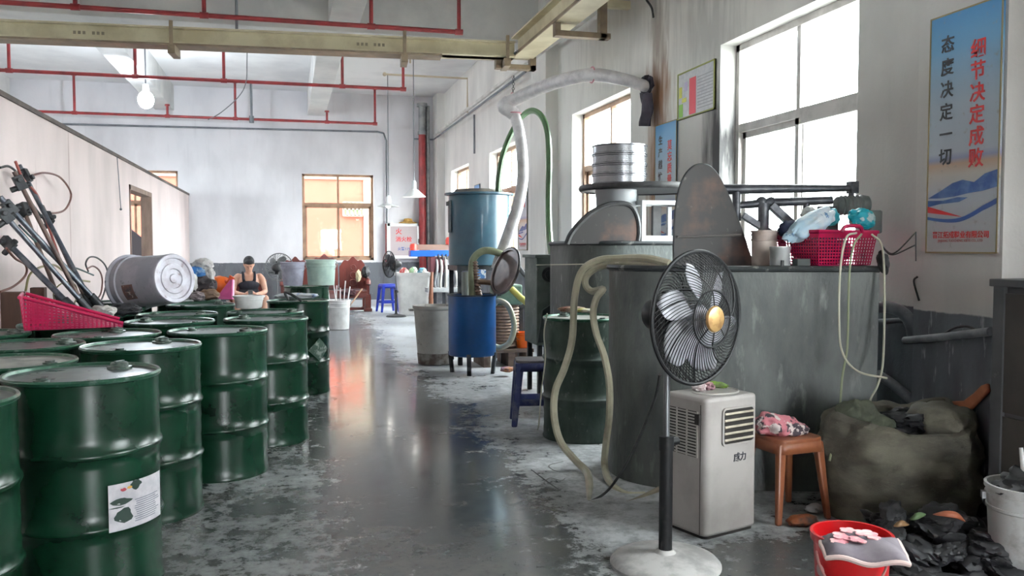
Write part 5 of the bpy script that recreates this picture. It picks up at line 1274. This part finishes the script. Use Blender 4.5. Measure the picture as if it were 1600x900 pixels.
g = G(); g.tube([P3(802, 172, 9.6), P3(811, 205, 9.6), P3(816, 245, 9.6), P3(816, 285, 9.6), P3(808, 325, 9.6), P3(795, 365, 9.6), P3(783, 398, 9.62), P3(776, 420, 9.65)], [.062, .064, .066, .064], 18, smooth=8); g.out('lower_duct', DUCT, t)
for px, py, tl in ((800, 156, 1), (803, 177, 0), (925, 117, 1)): G().torus(P3(px, py, 9.6 if px < 900 else 8.6), .078, .008, 28, 6, Matrix.Rotation(PI/2, 4, 'Y') if tl else Matrix.Identity(4)).out('binding', mat('pink_binding', (186, 130, 140), .6), t)
g = G(); a = on(803, 118, D=9.75); b_ = on(801, 152, D=9.62); n = 9
for i in range(n):
    p = a.lerp(b_, (i+.5)/n); g.torus(p, .014, .004, 12, 5, Matrix.Rotation(PI/2, 4, 'X') if i % 2 else Matrix.Rotation(PI/2, 4, 'Y'))
tag(g.out('hanging_chain', STEELD), 'short chain holding the white duct hose under the crane rail end', 'chain')
SCARF = mat('dark_scarf', (44, 40, 52), .8, c2=(60, 56, 68), scale=9)
t = thing('tied_rag', 'dark rag tied round the mouth of the white duct at the wall', 'rag', on(1010, 136, X=3.50))
G().lump((0, 0, .02), (.06, .1, .1), 51, .25).out('rag_knot', SCARF, t)
g = G(); o = t.location
g.grid(lambda u, v: Vector((on(1000+16*u, 145+52*v, X=3.5)-o))+Vector((.03*math.sin(u*7+v*3), .015*math.sin(v*9), 0)), 6, 9); g.out('rag_tail', SCARF, t, solid=.012)

# ---------------------------------------------------------------- teal tank on its stand, blue pot
TEALT = mat('teal_tank_paint', (44, 78, 96), .35, c2=(56, 92, 108), scale=3, coat=.2)
t = thing('storage_tank', 'teal blue round tank raised on a dark steel stand', 'tank', (2.235, 10.06, 0))
r = .365
G().lathe([(0, 1.17), (r-.01, 1.17), (r, 1.18), (r, 2.0), (r+.01, 2.005), (r+.05, 2.01), (r+.05, 2.03), (r-.01, 2.035)], 56).out('tank_shell', TEALT, t)
G().lathe([(r-.01, 2.03), (.3, 2.05), (.28, 2.075), (.0, 2.08)], 48, (-.0, 0, 0)).out('tank_lid', mat('tank_lid_dusty', (128, 124, 116), .6, c2=(88, 90, 90), scale=9), t)
g = G(); g.box((-r-.005, -.06, 1.75), (.03, .07, .38)); g.box((-r-.03, -.06, 1.9), (.03, .04, .05)); g.out('level_gauge', STEELD, t, smooth=0, bevel=.004)
for s in (-1, 1):
    for u in (-1, 1): G().box((s*.29, u*.27, .58), (.05, .05, 1.16)).out('leg', STEELD, t, smooth=0)
g = G(); g.span((-.33, -.31, 1.11), (.33, -.25, 1.17)); g.span((-.33, .25, 1.11), (.33, .31, 1.17)); g.span((-.33, -.25, 1.11), (-.27, .25, 1.17)); g.span((.27, -.25, 1.11), (.33, .25, 1.17)); g.out('stand_ring', STEELD, t, smooth=0)
for s in (-1, 1):
    a = Vector((s*.29, -.28, 1.08)); b_ = Vector((s*-.02, -.28, .74)); d = b_-a; MM = Matrix.Translation((a+b_)/2) @ d.to_track_quat('Z', 'Y').to_matrix().to_4x4()
    G().box((0, 0, 0), (.04, .03, d.length), M=MM).out('brace', STEELD, t, smooth=0)
G().span((-.29, -.3, .70), (.29, -.26, .76)).out('cross_bar', STEELD, t, smooth=0)
BPOT = mat('blue_pot_paint', (24, 70, 124), .3, c2=(30, 82, 142), scale=3, coat=.3, c3=(80, 100, 120), scale3=26, lo3=.68, hi3=.78)
t = thing('steel_pot', 'blue round steel pot on three legs with its lid propped open', 'pot', (1.955, 9.15, 0))
r = .262
G().lathe([(0, .2), (r-.01, .2), (r, .21), (r, .85), (r+.012, .852), (r+.012, .868), (r-.004, .868), (r-.008, .24), (0, .24)], 56).out('pot_body', BPOT, t)
G().torus((0, 0, .862), r+.004, .01, 56, 8).out('pot_rim', STEELD, t)
for a in (250, 330, 150): 
    x, y = (r-.03)*math.cos(R(a)), (r-.03)*math.sin(R(a)); g = G(); MM = Matrix.Translation((x*1.06, y*1.06, .11)) @ Matrix.Rotation(R(a), 4, 'Z') @ Matrix.Rotation(R(6), 4, 'Y'); g.box((0, 0, 0), (.035, .045, .25), M=MM); g.out('leg', STEELD, t, smooth=0)
hp_ = P3(790, 424, 9.3)-t.location
nn = (_M @ Vector((-.80, .30, .50))).normalized(); MM = Matrix.Translation(hp_) @ nn.to_track_quat('Z', 'Y').to_matrix().to_4x4()
G().lathe([(0, .004), (.235, .004), (.24, .02), (.262, .02), (.266, -.01), (.24, -.016), (0, -.02)], 48, M=MM).out('pot_lid', mat('lid_inside', (112, 96, 94), .3, .2, c2=(84, 74, 74), scale=5), t)
g = G(); g.torus((0, 0, .012), .255, .014, 48, 8, MM); g.out('lid_rim', BLACKR, t)
g = G(); g.box((r+.02, .0, .87), (.08, .06, .05)); g.cyl((r+.03, -.05, .88), (r+.03, .05, .88), .018, n=12); g.out('lid_hinge', STEELD, t)

# pump and pipes behind the pot
t = thing('pump_unit', 'green pump with bent pipes behind the blue pot', 'pump', (2.33, 9.62, 0))
PG = mat('pump_green', (70, 96, 84), .5, c2=(90, 112, 98), scale=6)
G().box((.14, .05, .83), (.34, .26, .24)).out('pump_body', PG, t, smooth=0, bevel=.02)
G().span((.1, .12, .66), (.4, .28, .71)).out('base_plate', STEELD, t, smooth=0)
for x in (.12, .34): G().span((x, .2, 0), (x+.05, .26, .66)).out('leg', STEELD, t, smooth=0)
qq = lambda px, py, D=9.5: P3(px, py, D)-t.location
G().tube([qq(738, 462), qq(737, 425), qq(740, 404), qq(755, 392), qq(775, 394), qq(792, 404), qq(800, 425)], .04, 12, smooth=6).out('arched_hose', mat('arched_hose_green', (138, 144, 116), .4, c2=(116, 122, 96), scale=8), t)
g = G(); g.tube([qq(741, 408), qq(742, 430), qq(746, 452), qq(752, 470)], .034, 10, smooth=5)
for k in range(12): 
    p = qq(741+.6*k, 410+4.5*k); g.torus(p, .036, .008, 16, 5)
g.out('ribbed_pipe', mat('ribbed_brown', (110, 86, 72), .5), t)
G().tube([qq(744, 440), qq(760, 441), qq(776, 443)], .03, 10).out('side_pipe', mat('side_pipe_brown', (128, 104, 86), .5), t)
G().tube([qq(800, 452, 9.3), qq(812, 464, 9.2), qq(828, 477, 9.0)], .035, 12).out('yellow_pipe', mat('yellow_pipe', (206, 204, 110), .4), t)
G().tube([qq(808, 415, 9.7), qq(820, 430, 9.6), qq(832, 440, 9.4)], .028, 10).out('dark_pipe', STEELD, t)
G().cyl(qq(728, 425, 9.6), qq(728, 470, 9.6), .05, n=14).out('filter_bottle', mat('filter_clear', (176, 184, 178), .3), t)
G().box(qq(748, 428, 9.9), (.16, .05, .1)).out('nameplate', mat('nameplate_blue', (70, 116, 168), .5, c2=(210, 214, 216), scale=20, lo=.5, hi=.52), t, smooth=0)
WOODP = mat('dusty_wood', (120, 102, 92), .85, c2=(92, 78, 70), scale=6, stretch=(.2, 1, 1))
xa = on(746, 560, Y=9.75).x; xb_ = on(826, 560, Y=9.75).x
t = thing('wooden_platform', 'low dusty wooden platform behind the blue pot', 'platform', (xa, 9.5, 0))
for k in range(4): G().span((0, .02+.14*k, .16), (xb_-xa, .14+.14*k, .2)).out('board', WOODP, t, smooth=0, bevel=.004)
for x in (.02, (xb_-xa)/2, xb_-xa-.1): G().span((x, .0, 0), (x+.08, .56, .16)).out('bearer', WOODP, t, smooth=0)
pail('orange_bucket', 'small orange bucket on the wooden platform beside the grey green box', (on(821, 540, Y=9.6).x-.02, 9.62, .2), .095, .19, ORANGE, handle=True, taper=.85)
t = thing('coil_drum', 'ribbed brown cable drum with a pale hose looped round it', 'drum', (on(786, 520, Y=9.72).x, 9.74, .2))
RIBB = mat('rib_brown', (134, 110, 92), .6, c2=(104, 84, 70), scale=12)
prof = [(0, 0)]
for k in range(15): prof += [(.185, .02+.036*k), (.198, .034+.036*k), (.185, .05+.036*k)]
prof += [(.18, .57), (0, .57)]
G().lathe(prof, 40).out('ribbed_body', RIBB, t)
PH = mat('pale_loop_hose', (196, 196, 176), .35, c2=(170, 170, 150), scale=7)
tt = [P3(a, b, d)-t.location for a, b, d in ((770, 478, 9.45), (778, 470, 9.42), (792, 476, 9.4), (801, 495, 9.4), (803, 515, 9.4), (796, 535, 9.4), (783, 543, 9.42), (772, 541, 9.45))]
G().tube(tt, .032, 10, smooth=6).out('looped_hose', PH, t)
bag(793, 577, 9.15, (.08, .06, .03), 55, mat('mauve_rag', (130, 104, 120), .8, c2=(176, 120, 80), scale=10), 'small mauve rag on the floor right of the blue pot', (0, 0, 0), 'rag', 'mauve_rag')

# ---------------------------------------------------------------- wall pipes right of the large tank
PIPEG = mat('dusty_pipe', (140, 144, 150), .5, c2=(112, 116, 122), scale=7)
tag(G().tube([on(1366, 481, X=3.42), on(1390, 480, X=3.46), on(1412, 490, X=3.48), on(1424, 508, X=3.5), on(1428, 530, X=3.54)], .036, 14, smooth=6).out('bent_pipe', PIPEG), 'grey bent pipe coming out from behind the large tank', 'pipe')
tag(G().tube([on(1368, 503, X=3.5), on(1428, 500, X=3.52)], .018, 10).out('straight_pipe', PIPEG), 'short straight pipe under the bent grey pipe', 'pipe')
tag(G().tube([on(1414, 532, X=3.40), on(1470, 527, X=3.37), on(1548, 518, X=3.30)], .022, 12).out('long_rod', PIPEG), 'long dusty rod across the grey foot of the pillar', 'rod')
tag(G().tube([on(1372, 585, X=3.5), on(1392, 598, X=3.5), on(1414, 616, X=3.5), on(1432, 632, X=3.52)], .03, 12, smooth=5).out('slanting_hose', PIPEG), 'grey hose slanting down right of the large tank', 'hose')
tag(G().tube([on(1436, 470, X=3.415), on(1428, 440, X=3.40), on(1434, 432, X=3.415)], .006, 6, smooth=5).out('black_wire', BLACKR), 'black wire tail on the wall above the bent pipe', 'wire')
tag(G().tube([on(1470, 526, X=3.36), on(1490, 513, X=3.36), on(1512, 510, X=3.35), on(1530, 519, X=3.31)], .007, 6, smooth=5).out('black_wire', BLACKR), 'black wire draped over the long dusty rod', 'wire')
# ================================================================= FRONT RIGHT: FAN, COOLER, STOOL, SACK
DUSTB = mat('dusty_white_base', (190, 188, 186), .7, c2=(156, 154, 152), scale=9)
pedestal_fan('big black pedestal fan with pale blades and gold badge in front of the large tank', (1.575, 3.36, 0), R(23), 0, 1.09, .275, .029, FANBLK, FANBL, FANBLK, DUSTB, GOLD, nb=6, wires=76, pole_split=.51, fwd=.165, wr=.0019, base_r=.24, n_rings=7, spiral=.75)
# air cooler
ACW = mat('cooler_white', (174, 169, 165), .4, c2=(156, 150, 146), scale=3, c3=(120, 108, 100), scale3=22, lo3=.68, hi3=.78)
ACG = mat('cooler_grille_grey', (176, 172, 166), .5); DARKIN = mat('cooler_inside', (40, 36, 34), .7); SLAT = mat('cooler_slat', (186, 178, 160), .45, c2=(160, 150, 132), scale=9)
W, Dp, H = .355, .29, .67
t = thing('air_cooler', 'dirty white portable air cooler on the floor right of the big fan', 'air cooler', (2.005, 3.775, 0), R(17.8))
g = G(); rr_ = rrect(W, Dp, .035); g.prism(rr_, .012, H); g.out('cooler_body', ACW, t, bevel=.016, seg=3)
g = G(); g.prism(rrect(W-.02, Dp-.02, .03), 0, .014); g.out('cooler_foot', DARKIN, t)
x0, x1, z0, z1 = -.065, .135, H-.225, H-.06
g = G()
G().prism(rrect(x1-x0, z1-z0, .018), 0, .004, Matrix.Translation(((x0+x1)/2, -Dp/2-.0005, (z0+z1)/2)) @ RX90).out('outlet_recess', DARKIN, t, smooth=0)
g = G(); n = 6; o = rrect(x1-x0+.018, z1-z0+.018, .022); i_ = rrect(x1-x0, z1-z0, .016); k = len(o); MM = Matrix.Translation(((x0+x1)/2, -Dp/2, (z0+z1)/2)) @ RX90
g.mesh([(x, y, 0) for x, y in o]+[(x, y, .009) for x, y in o]+[(x, y, .009) for x, y in i_]+[(x, y, 0) for x, y in i_], [(q*k+i, q*k+(i+1) % k, ((q+1) % 4)*k+(i+1) % k, ((q+1) % 4)*k+i) for q in range(4) for i in range(k)], MM); g.out('outlet_frame', ACW, t, smooth=0)
for i in range(5):
    z = z0+.018+(z1-z0-.03)*i/4.3; G().box(((x0+x1)/2, -Dp/2-.006, z), (x1-x0-.004, .016, .011), (R(-25), 0, 0)).out('outlet_slat', SLAT, t, smooth=0, bevel=.002)
G().box((.09, -Dp/2-.004, z0+.018), (.05, .006, .014)).out('outlet_tab', DARKIN, t, smooth=0)
# side grille
g = G(); ya, yb_, za, zb = -Dp/2+.055, Dp/2-.03, H-.285, H-.065
G().span((-W/2-.001, ya, za), (-W/2+.004, yb_, zb)).out('side_vent', DARKIN, t, smooth=0)
for i in range(15): z = za+(zb-za)*(i+.5)/15; g.span((-W/2-.004, ya, z-.0035), (-W/2, yb_, z+.0035))
for y in (ya, (ya*2+yb_)/3, (ya+2*yb_)/3, yb_): g.span((-W/2-.005, y-.004, za), (-W/2, y+.004, zb))
g.out('side_grille', ACG, t, smooth=0)
G().box((-W/2-.006, ya-.008, zb-.035), (.014, .03, .05)).out('vent_latch', DARKIN, t, smooth=0)
G().span((-W/2-.0015, ya-.022, .02), (-W/2, ya-.019, H-.03)).out('panel_seam', DARKIN, t, smooth=0)
lettering('lettering', '威力', .044, BLACKINK, t, face_Y((.052, -Dp/2-.001, z0-.075)), .001)
g = G(); g.torus((.03, .0, H+.002), .105, .006, 40, 8, Matrix.Diagonal((1.2, .9, 1, 1))); g.out('top_tray_rim', ACG, t)
G().prism([(x*1.2*.1+.03, y*.09) for x, y in ((math.cos(2*PI*i/30), math.sin(2*PI*i/30)) for i in range(30))], H, H+.003).out('top_tray', ACW, t)
MA = t.matrix_basis if False else Matrix.Translation((2.005, 3.775, 0)) @ Matrix.Rotation(R(17.8), 4, 'Z')
def onac(x, y, z): return MA @ Vector((x, y, z))
tag(G().lump((0, 0, 0), (.034, .03, .026), 61, .35).out('crumpled_tissue', mat('tissue', (206, 200, 200), .8, c2=(170, 150, 150), scale=16), loc=onac(-.03, .05, H+.022)), 'crumpled white tissue on top of the air cooler', 'tissue')
tag(G().lump((0, 0, 0), (.028, .026, .022), 62, .35).out('pink_tissue', mat('pink_tissue', (206, 160, 166), .8, c2=(120, 90, 96), scale=16), loc=onac(.03, .04, H+.02)), 'pinkish crumpled wrapper beside the tissue on the air cooler', 'wrapper')
o = tag(G().lump((0, 0, 0), (.055, .018, .016), 63, .2).out('green_wrapper', mat('green_wrapper', (106, 140, 40), .5, c2=(70, 84, 40), scale=14), loc=onac(.105, .055, H+.02)), 'green rolled wrapper at the back of the air cooler top', 'wrapper'); o.rotation_euler = (0, .15, -.2)

# brown stool with a floral rag
BRN = mat('brown_plastic', (142, 84, 54), .45, c2=(124, 70, 46), scale=5, coat=.15)
plastic_stool('brown plastic stool carrying a pink floral rag beside the air cooler', (2.475, 3.86, 0), R(6), .285, .42, BRN, rung=False, splay=.03, sk=.07, lw=.7)
FLOR = mat('floral_rag', (196, 120, 130), .8, c2=(64, 54, 62), scale=13, lo=.5, hi=.54, c3=(212, 200, 196), scale3=18, lo3=.55, hi3=.58)
g = G(); g.lump((-.02, 0, .055), (.12, .09, .055), 71, .4, 2.4); g.lump((.06, -.01, .035), (.1, .08, .035), 72, .35); g.lump((-.06, .01, .075), (.07, .06, .045), 73, .4)
o = g.out('floral_rag', FLOR, loc=(2.445, 3.865, .41)); vox(o, .008, 1); tag(o, 'crumpled pink floral rag on the brown stool', 'rag')
def floor_thing(px, py, r, seed, m, nm, label, cat):
    q = on(px, py, Z=0); tag(G().lump((0, 0, 0), r, seed, .3, 2.2, 3).out(nm, m, loc=(q.x, q.y, r[2]*.75)), label, cat)
floor_thing(1253, 820, (.085, .05, .03), 75, mat('orange_brown_scrap', (140, 76, 40), .7, c2=(60, 44, 40), scale=12), 'brown_scrap', 'orange brown scrap on the floor under the brown stool', 'scrap')
floor_thing(1273, 800, (.05, .04, .025), 76, BAGW, 'white_scrap', 'pale plastic scrap on the floor behind the brown stool', 'scrap')

# big woven sack
SACK = mat('sack_weave', (106, 103, 90), .75, c2=(80, 78, 69), scale=4, c3=(112, 112, 98), scale3=26, lo3=.6, hi3=.8, bump=.25, bscale=90, stretch=(1, 1, 2))
SX_, SY_ = 3.05, 3.71
t = thing('woven_sack', 'big slumped olive grey woven sack stuffed with dark rags', 'sack', (SX_, SY_, 0), R(-12))
def sk(u, v):
    th = 2*PI*u; s = v
    prof_r = [.36, .405, .425, .42, .40, .365, .32, .285, .262]; prof_z = [0, .1, .22, .34, .44, .52, .555, .54, .50]
    f = s*(len(prof_r)-1); i = min(int(f), len(prof_r)-2); w = f-i
    r = prof_r[i]*(1-w)+prof_r[i+1]*w; z = prof_z[i]*(1-w)+prof_z[i+1]*w
    c, sn = math.cos(th), math.sin(th)
    dip = .5+.5*math.cos(th-R(255)); 
    z *= 1-.30*dip*max(0, s-.3)*1.1
    z += .05*math.cos(2*(th-R(20)))*max(0, s-.25)
    p = Vector((c, sn, z*1.3))
    n = .05*mnoise.noise(Vector((c*1.6, sn*1.6, z*3+1)))+.028*mnoise.noise(Vector((c*4+sn*3, sn*4, z*9)))+.014*math.sin(9*th+14*z+3*math.sin(3*th))*s
    # horizontal slump folds
    n += .02*math.sin(34*z+4*c+2*sn)*(1-s)*.9
    w_ = z*1.0+.16*(c-.1)**2+.05*mnoise.noise(Vector((c*2, sn*2, 5)))
    n += .022*(1-2*abs(mnoise.noise(Vector((1.3*c, 1.3*sn, w_*13)))))*(.35+s)
    n += .012*(1-2*abs(mnoise.noise(Vector((4*c+2*w_, 4*sn, w_*22)))))
    r = r*.97+n
    return Vector((r*c*.95, r*sn*.78, max(0, z+.5*n*s)))
G().grid(sk, 120, 50, closed_u=True).out('sack_cloth', SACK, t, solid=.006)
g = G(); g.lump((-.24, -.02, .53), (.10, .085, .075), 81, .35); g.lump((-.15, -.08, .48), (.09, .06, .05), 82, .3); o = g.out('sack_collar', mat('sack_collar_green', (88, 94, 76), .8, c2=(70, 74, 62), scale=5, bump=.3, bscale=50), t); vox(o, .01, 2)
g = G(); g.lump((.2, -.02, .48), (.18, .2, .1), 83, .25); o = g.out('sack_fold', SACK, t); vox(o, .01, 2)
BLKC = mat('black_scraps', (22, 22, 24), .6, c2=(40, 40, 44), scale=8)
g = G(); random.seed(3)
for i in range(22):
    a = random.random()*2*PI; q = .2*math.sqrt(random.random())
    g.lump((q*math.cos(a)-.01, q*math.sin(a)*.8+.02, .40+random.random()*.11), (.075, .06, .035), 90+i, .45, 2.4, 3)
o = g.out('rag_filling', BLKC, t); o['kind'] = 'stuff'

# heap of dark rags
g = G(); random.seed(8)
for i in range(90):
    px = 1345+random.random()*245; k = random.random(); py = 818+k*120+(10 if px > 1500 else 0)
    q = on(px, py, Z=0)
    if q.y > 3.34 and abs(q.x-SX_) < .34: q.y = 3.30-random.random()*.3
    hgt = .17*max(0, 1-((q.x-2.68)/.48)**2)*max(.15, 1-((q.y-3.12)/.36)**2)
    zz = .03+random.random()*hgt
    g.lump((q.x, q.y, zz), (.05+.06*random.random(), .04+.05*random.random(), .022+.022*random.random()), 200+i, .38, 1.8, 4 if i % 2 else 3, M=Euler((random.random()-.5, random.random()-.5, random.random()*6)).to_matrix().to_4x4())
tag(g.out('rag_heap', BLKC), 'heap of black rags and scraps on the floor in front of the woven sack', 'rags', kind='stuff')
q = on(1482, 811, D=3.72)
def strip(pts, m, nm, label, w=.03):
    P = [Vector(p) for p in pts]; g = G(); n = 14
    C_ = catmull(P, 5); up = Vector((.3, .5, .6)).normalized()*w
    k = len(C_); v = [c-up*.5*math.sin(PI*(i+.4)/(k-.2)) for i, c in enumerate(C_)]+[c+up*.5*math.sin(PI*(i+.4)/(k-.2)) for i, c in enumerate(C_)]
    g.mesh(v, [(i, i+1, k+i+1, k+i) for i in range(k-1)]); tag(g.out(nm, m, solid=.006), label, 'scrap')
strip([P3(1458, 804, 3.66), P3(1478, 803, 3.62), P3(1496, 806, 3.62), P3(1508, 815, 3.64)], mat('orange_scrap', (150, 84, 58), .6), 'orange_scrap', 'curved orange brown scrap lying on the heap of black rags')
strip([P3(1422, 812, 3.66), P3(1434, 806, 3.66), P3(1446, 804, 3.68)], mat('green_scrap', (74, 96, 60), .6), 'green_scrap', 'small green scrap lying on the heap of black rags')
strip([P3(1396, 822, 3.66), P3(1408, 818, 3.66), P3(1420, 820, 3.68)], mat('tan_scrap', (120, 88, 56), .6), 'tan_scrap', 'small tan scrap at the left of the heap of black rags')

# orange brown offcut on the pillar foot
pts = [(1446, 657), (1450, 640), (1464, 631), (1484, 627), (1504, 626), (1520, 614), (1532, 602), (1541, 599), (1543, 612), (1532, 624), (1516, 640), (1500, 648), (1484, 645), (1466, 652)]
P = [on(a, b, X=3.385) for a, b in pts]; o = P[0]; n = len(P)
g = G(); g.mesh([p-o for p in P]+[p-o+Vector((.025, 0, 0)) for p in P], [tuple(range(n)), tuple(range(2*n-1, n-1, -1))]+[(i, (i+1) % n, n+(i+1) % n, n+i) for i in range(n)])
tag(g.out('leather_offcut', mat('offcut_brown', (176, 108, 74), .6, c2=(150, 90, 62), scale=6), loc=o, bevel=.008), 'curved orange brown offcut leaning on the wall behind the sack', 'offcut')

# red bucket with a floral pad
REDB = mat('red_bucket_plastic', (190, 18, 24), .3, c2=(170, 14, 20), scale=5, coat=.3)
t = thing('red_bucket', 'red plastic bucket with a floral pad on top, cut by the lower edge', 'bucket', (1.99, 2.66, 0))
h, r1_, r0_ = .335, .138, .112
G().lathe([(0, .004), (r0_, 0), (r0_+.004, .01), (r1_-.004, h-.03), (r1_+.006, h-.028), (r1_+.008, h), (r1_-.004, h), (r0_-.003, .02), (0, .02)], 44).out('bucket_body', REDB, t)
vv = math.atan2(-2.66, -1.965)
g = G(); g.tube([Vector((math.cos(vv+a)*(r1_+.014), math.sin(vv+a)*(r1_+.014), h-.045-.13*math.sin((a+.9)/1.8*PI)**.7 if 0 < (a+.9)/1.8 < 1 else h-.045)) + Vector((math.cos(vv)*.02, math.sin(vv)*.02, 0)) for a in [-.9+1.8*i/20 for i in range(21)]], .005, 8); g.out('handle', mat('bucket_handle', (172, 120, 116), .4), t)
G().lathe([(0, 0), (.022, 0), (.022, .004), (0, .005)], 16, M=Matrix.Translation((math.cos(vv-.95)*(r1_-.012), math.sin(vv-.95)*(r1_-.012), h*.62)) @ Vector((math.cos(vv-.95), math.sin(vv-.95), 0)).to_track_quat('Z', 'Y').to_matrix().to_4x4()).out('badge', mat('bucket_badge', (176, 150, 146), .4), t)
PAD = mat('pad_grey', (104, 96, 104), .8, c2=(120, 112, 118), scale=10); PADE = mat('pad_edge_cream', (206, 182, 176), .8); PADF = mat('pad_flower', (214, 140, 150), .8, c2=(236, 200, 196), scale=18)
cx, cy = 1.965, 2.66
c_ = on(1338, 844, Z=.36)
t = thing('floral_pad', 'grey cushion pad with pink flowers lying on the red bucket', 'cushion', (c_.x+.02, c_.y-.01, .338), R(-30))
def pf(u, v):
    x, y = (u-.5)*.275, (v-.5)*.24; e = max(abs(u-.5), abs(v-.5))*2
    return Vector((x*(1-.12*abs(v-.5)), y*(1-.12*abs(u-.5)), .022*(1-e**3)-.05*max(0, e-.75)+.008*math.sin(9*u+5*v)))
G().grid(pf, 22, 20).out('pad_cloth', PAD, t, solid=.012)
ed = [pf(i/20, 0) for i in range(21)]+[pf(1, i/20) for i in range(1, 21)]+[pf(1-i/20, 1) for i in range(1, 21)]+[pf(0, 1-i/20) for i in range(1, 20)]
G().tube(ed, .009, 8, closed=True).out('pad_piping', PADE, t)
random.seed(5)
for k, (u, v, s) in enumerate(((.3, .62, 1.2), (.45, .45, .9), (.2, .4, .8), (.55, .68, 1), (.35, .82, .8), (.62, .5, .6))):
    c0_ = pf(u, v)+Vector((0, 0, .009)); pts = []
    for i in range(30):
        a = 2*PI*i/30; r_ = .030*s*(1+.35*abs(math.cos(2.5*a))); pts.append((c0_.x+r_*math.cos(a), c0_.y+r_*math.sin(a)))
    G().prism(pts, c0_.z-.004, c0_.z).out('pad_flower', PADF, t, smooth=0)

# white pail at the right edge and the steel cabinet
t = pail('white_pail', 'white plastic pail holding dark rags at the right picture edge', (3.0, 2.87, 0), .155, .385, PAILD, taper=.86, rz=R(150))
tag(G().lump((0, 0, 0), (.12, .12, .075), 95, .4).out('black_rag', BLKC, loc=(3.0, 2.87, .37)), 'black rag stuffed in the white pail at the right edge', 'rag')
tag(G().cyl((2.985, 2.87, .40), (2.99, 2.9, .535), .014, .008, n=10).out('white_tube', PAILW), 'white tube end standing up from the white pail at the right edge', 'tube')
CABG = mat('cabinet_grey', (78, 80, 82), .5, c2=(66, 68, 70), scale=3, c3=(110, 112, 112), scale3=20, lo3=.66, hi3=.8)
CABD = mat('cabinet_panel', (66, 62, 58), .55, c2=(54, 52, 50), scale=3)
t = thing('steel_cabinet', 'dark grey steel cabinet cut by the right picture edge', 'cabinet', (3.2, 3.26, 0))
g = G(); g.span((0, -.75, 0), (.36, 0, 1.2)); g.out('cabinet_body', CABG, t, smooth=0)
G().span((-.03, -.78, 1.2), (.37, .02, 1.235)).out('cabinet_top', CABG, t, smooth=0, bevel=.004)
g = G(); g.span((-.022, -.06, 0), (0, 0, 1.2)); g.out('stile', CABG, t, smooth=0)
G().span((-.022, -.75, 0), (0, -.69, 1.2)).out('stile', CABG, t, smooth=0)
G().span((-.012, -.69, .62), (0, -.06, 1.17)).out('door', CABD, t, smooth=0)
G().span((-.012, -.69, .06), (0, -.06, .6)).out('door', CABD, t, smooth=0)
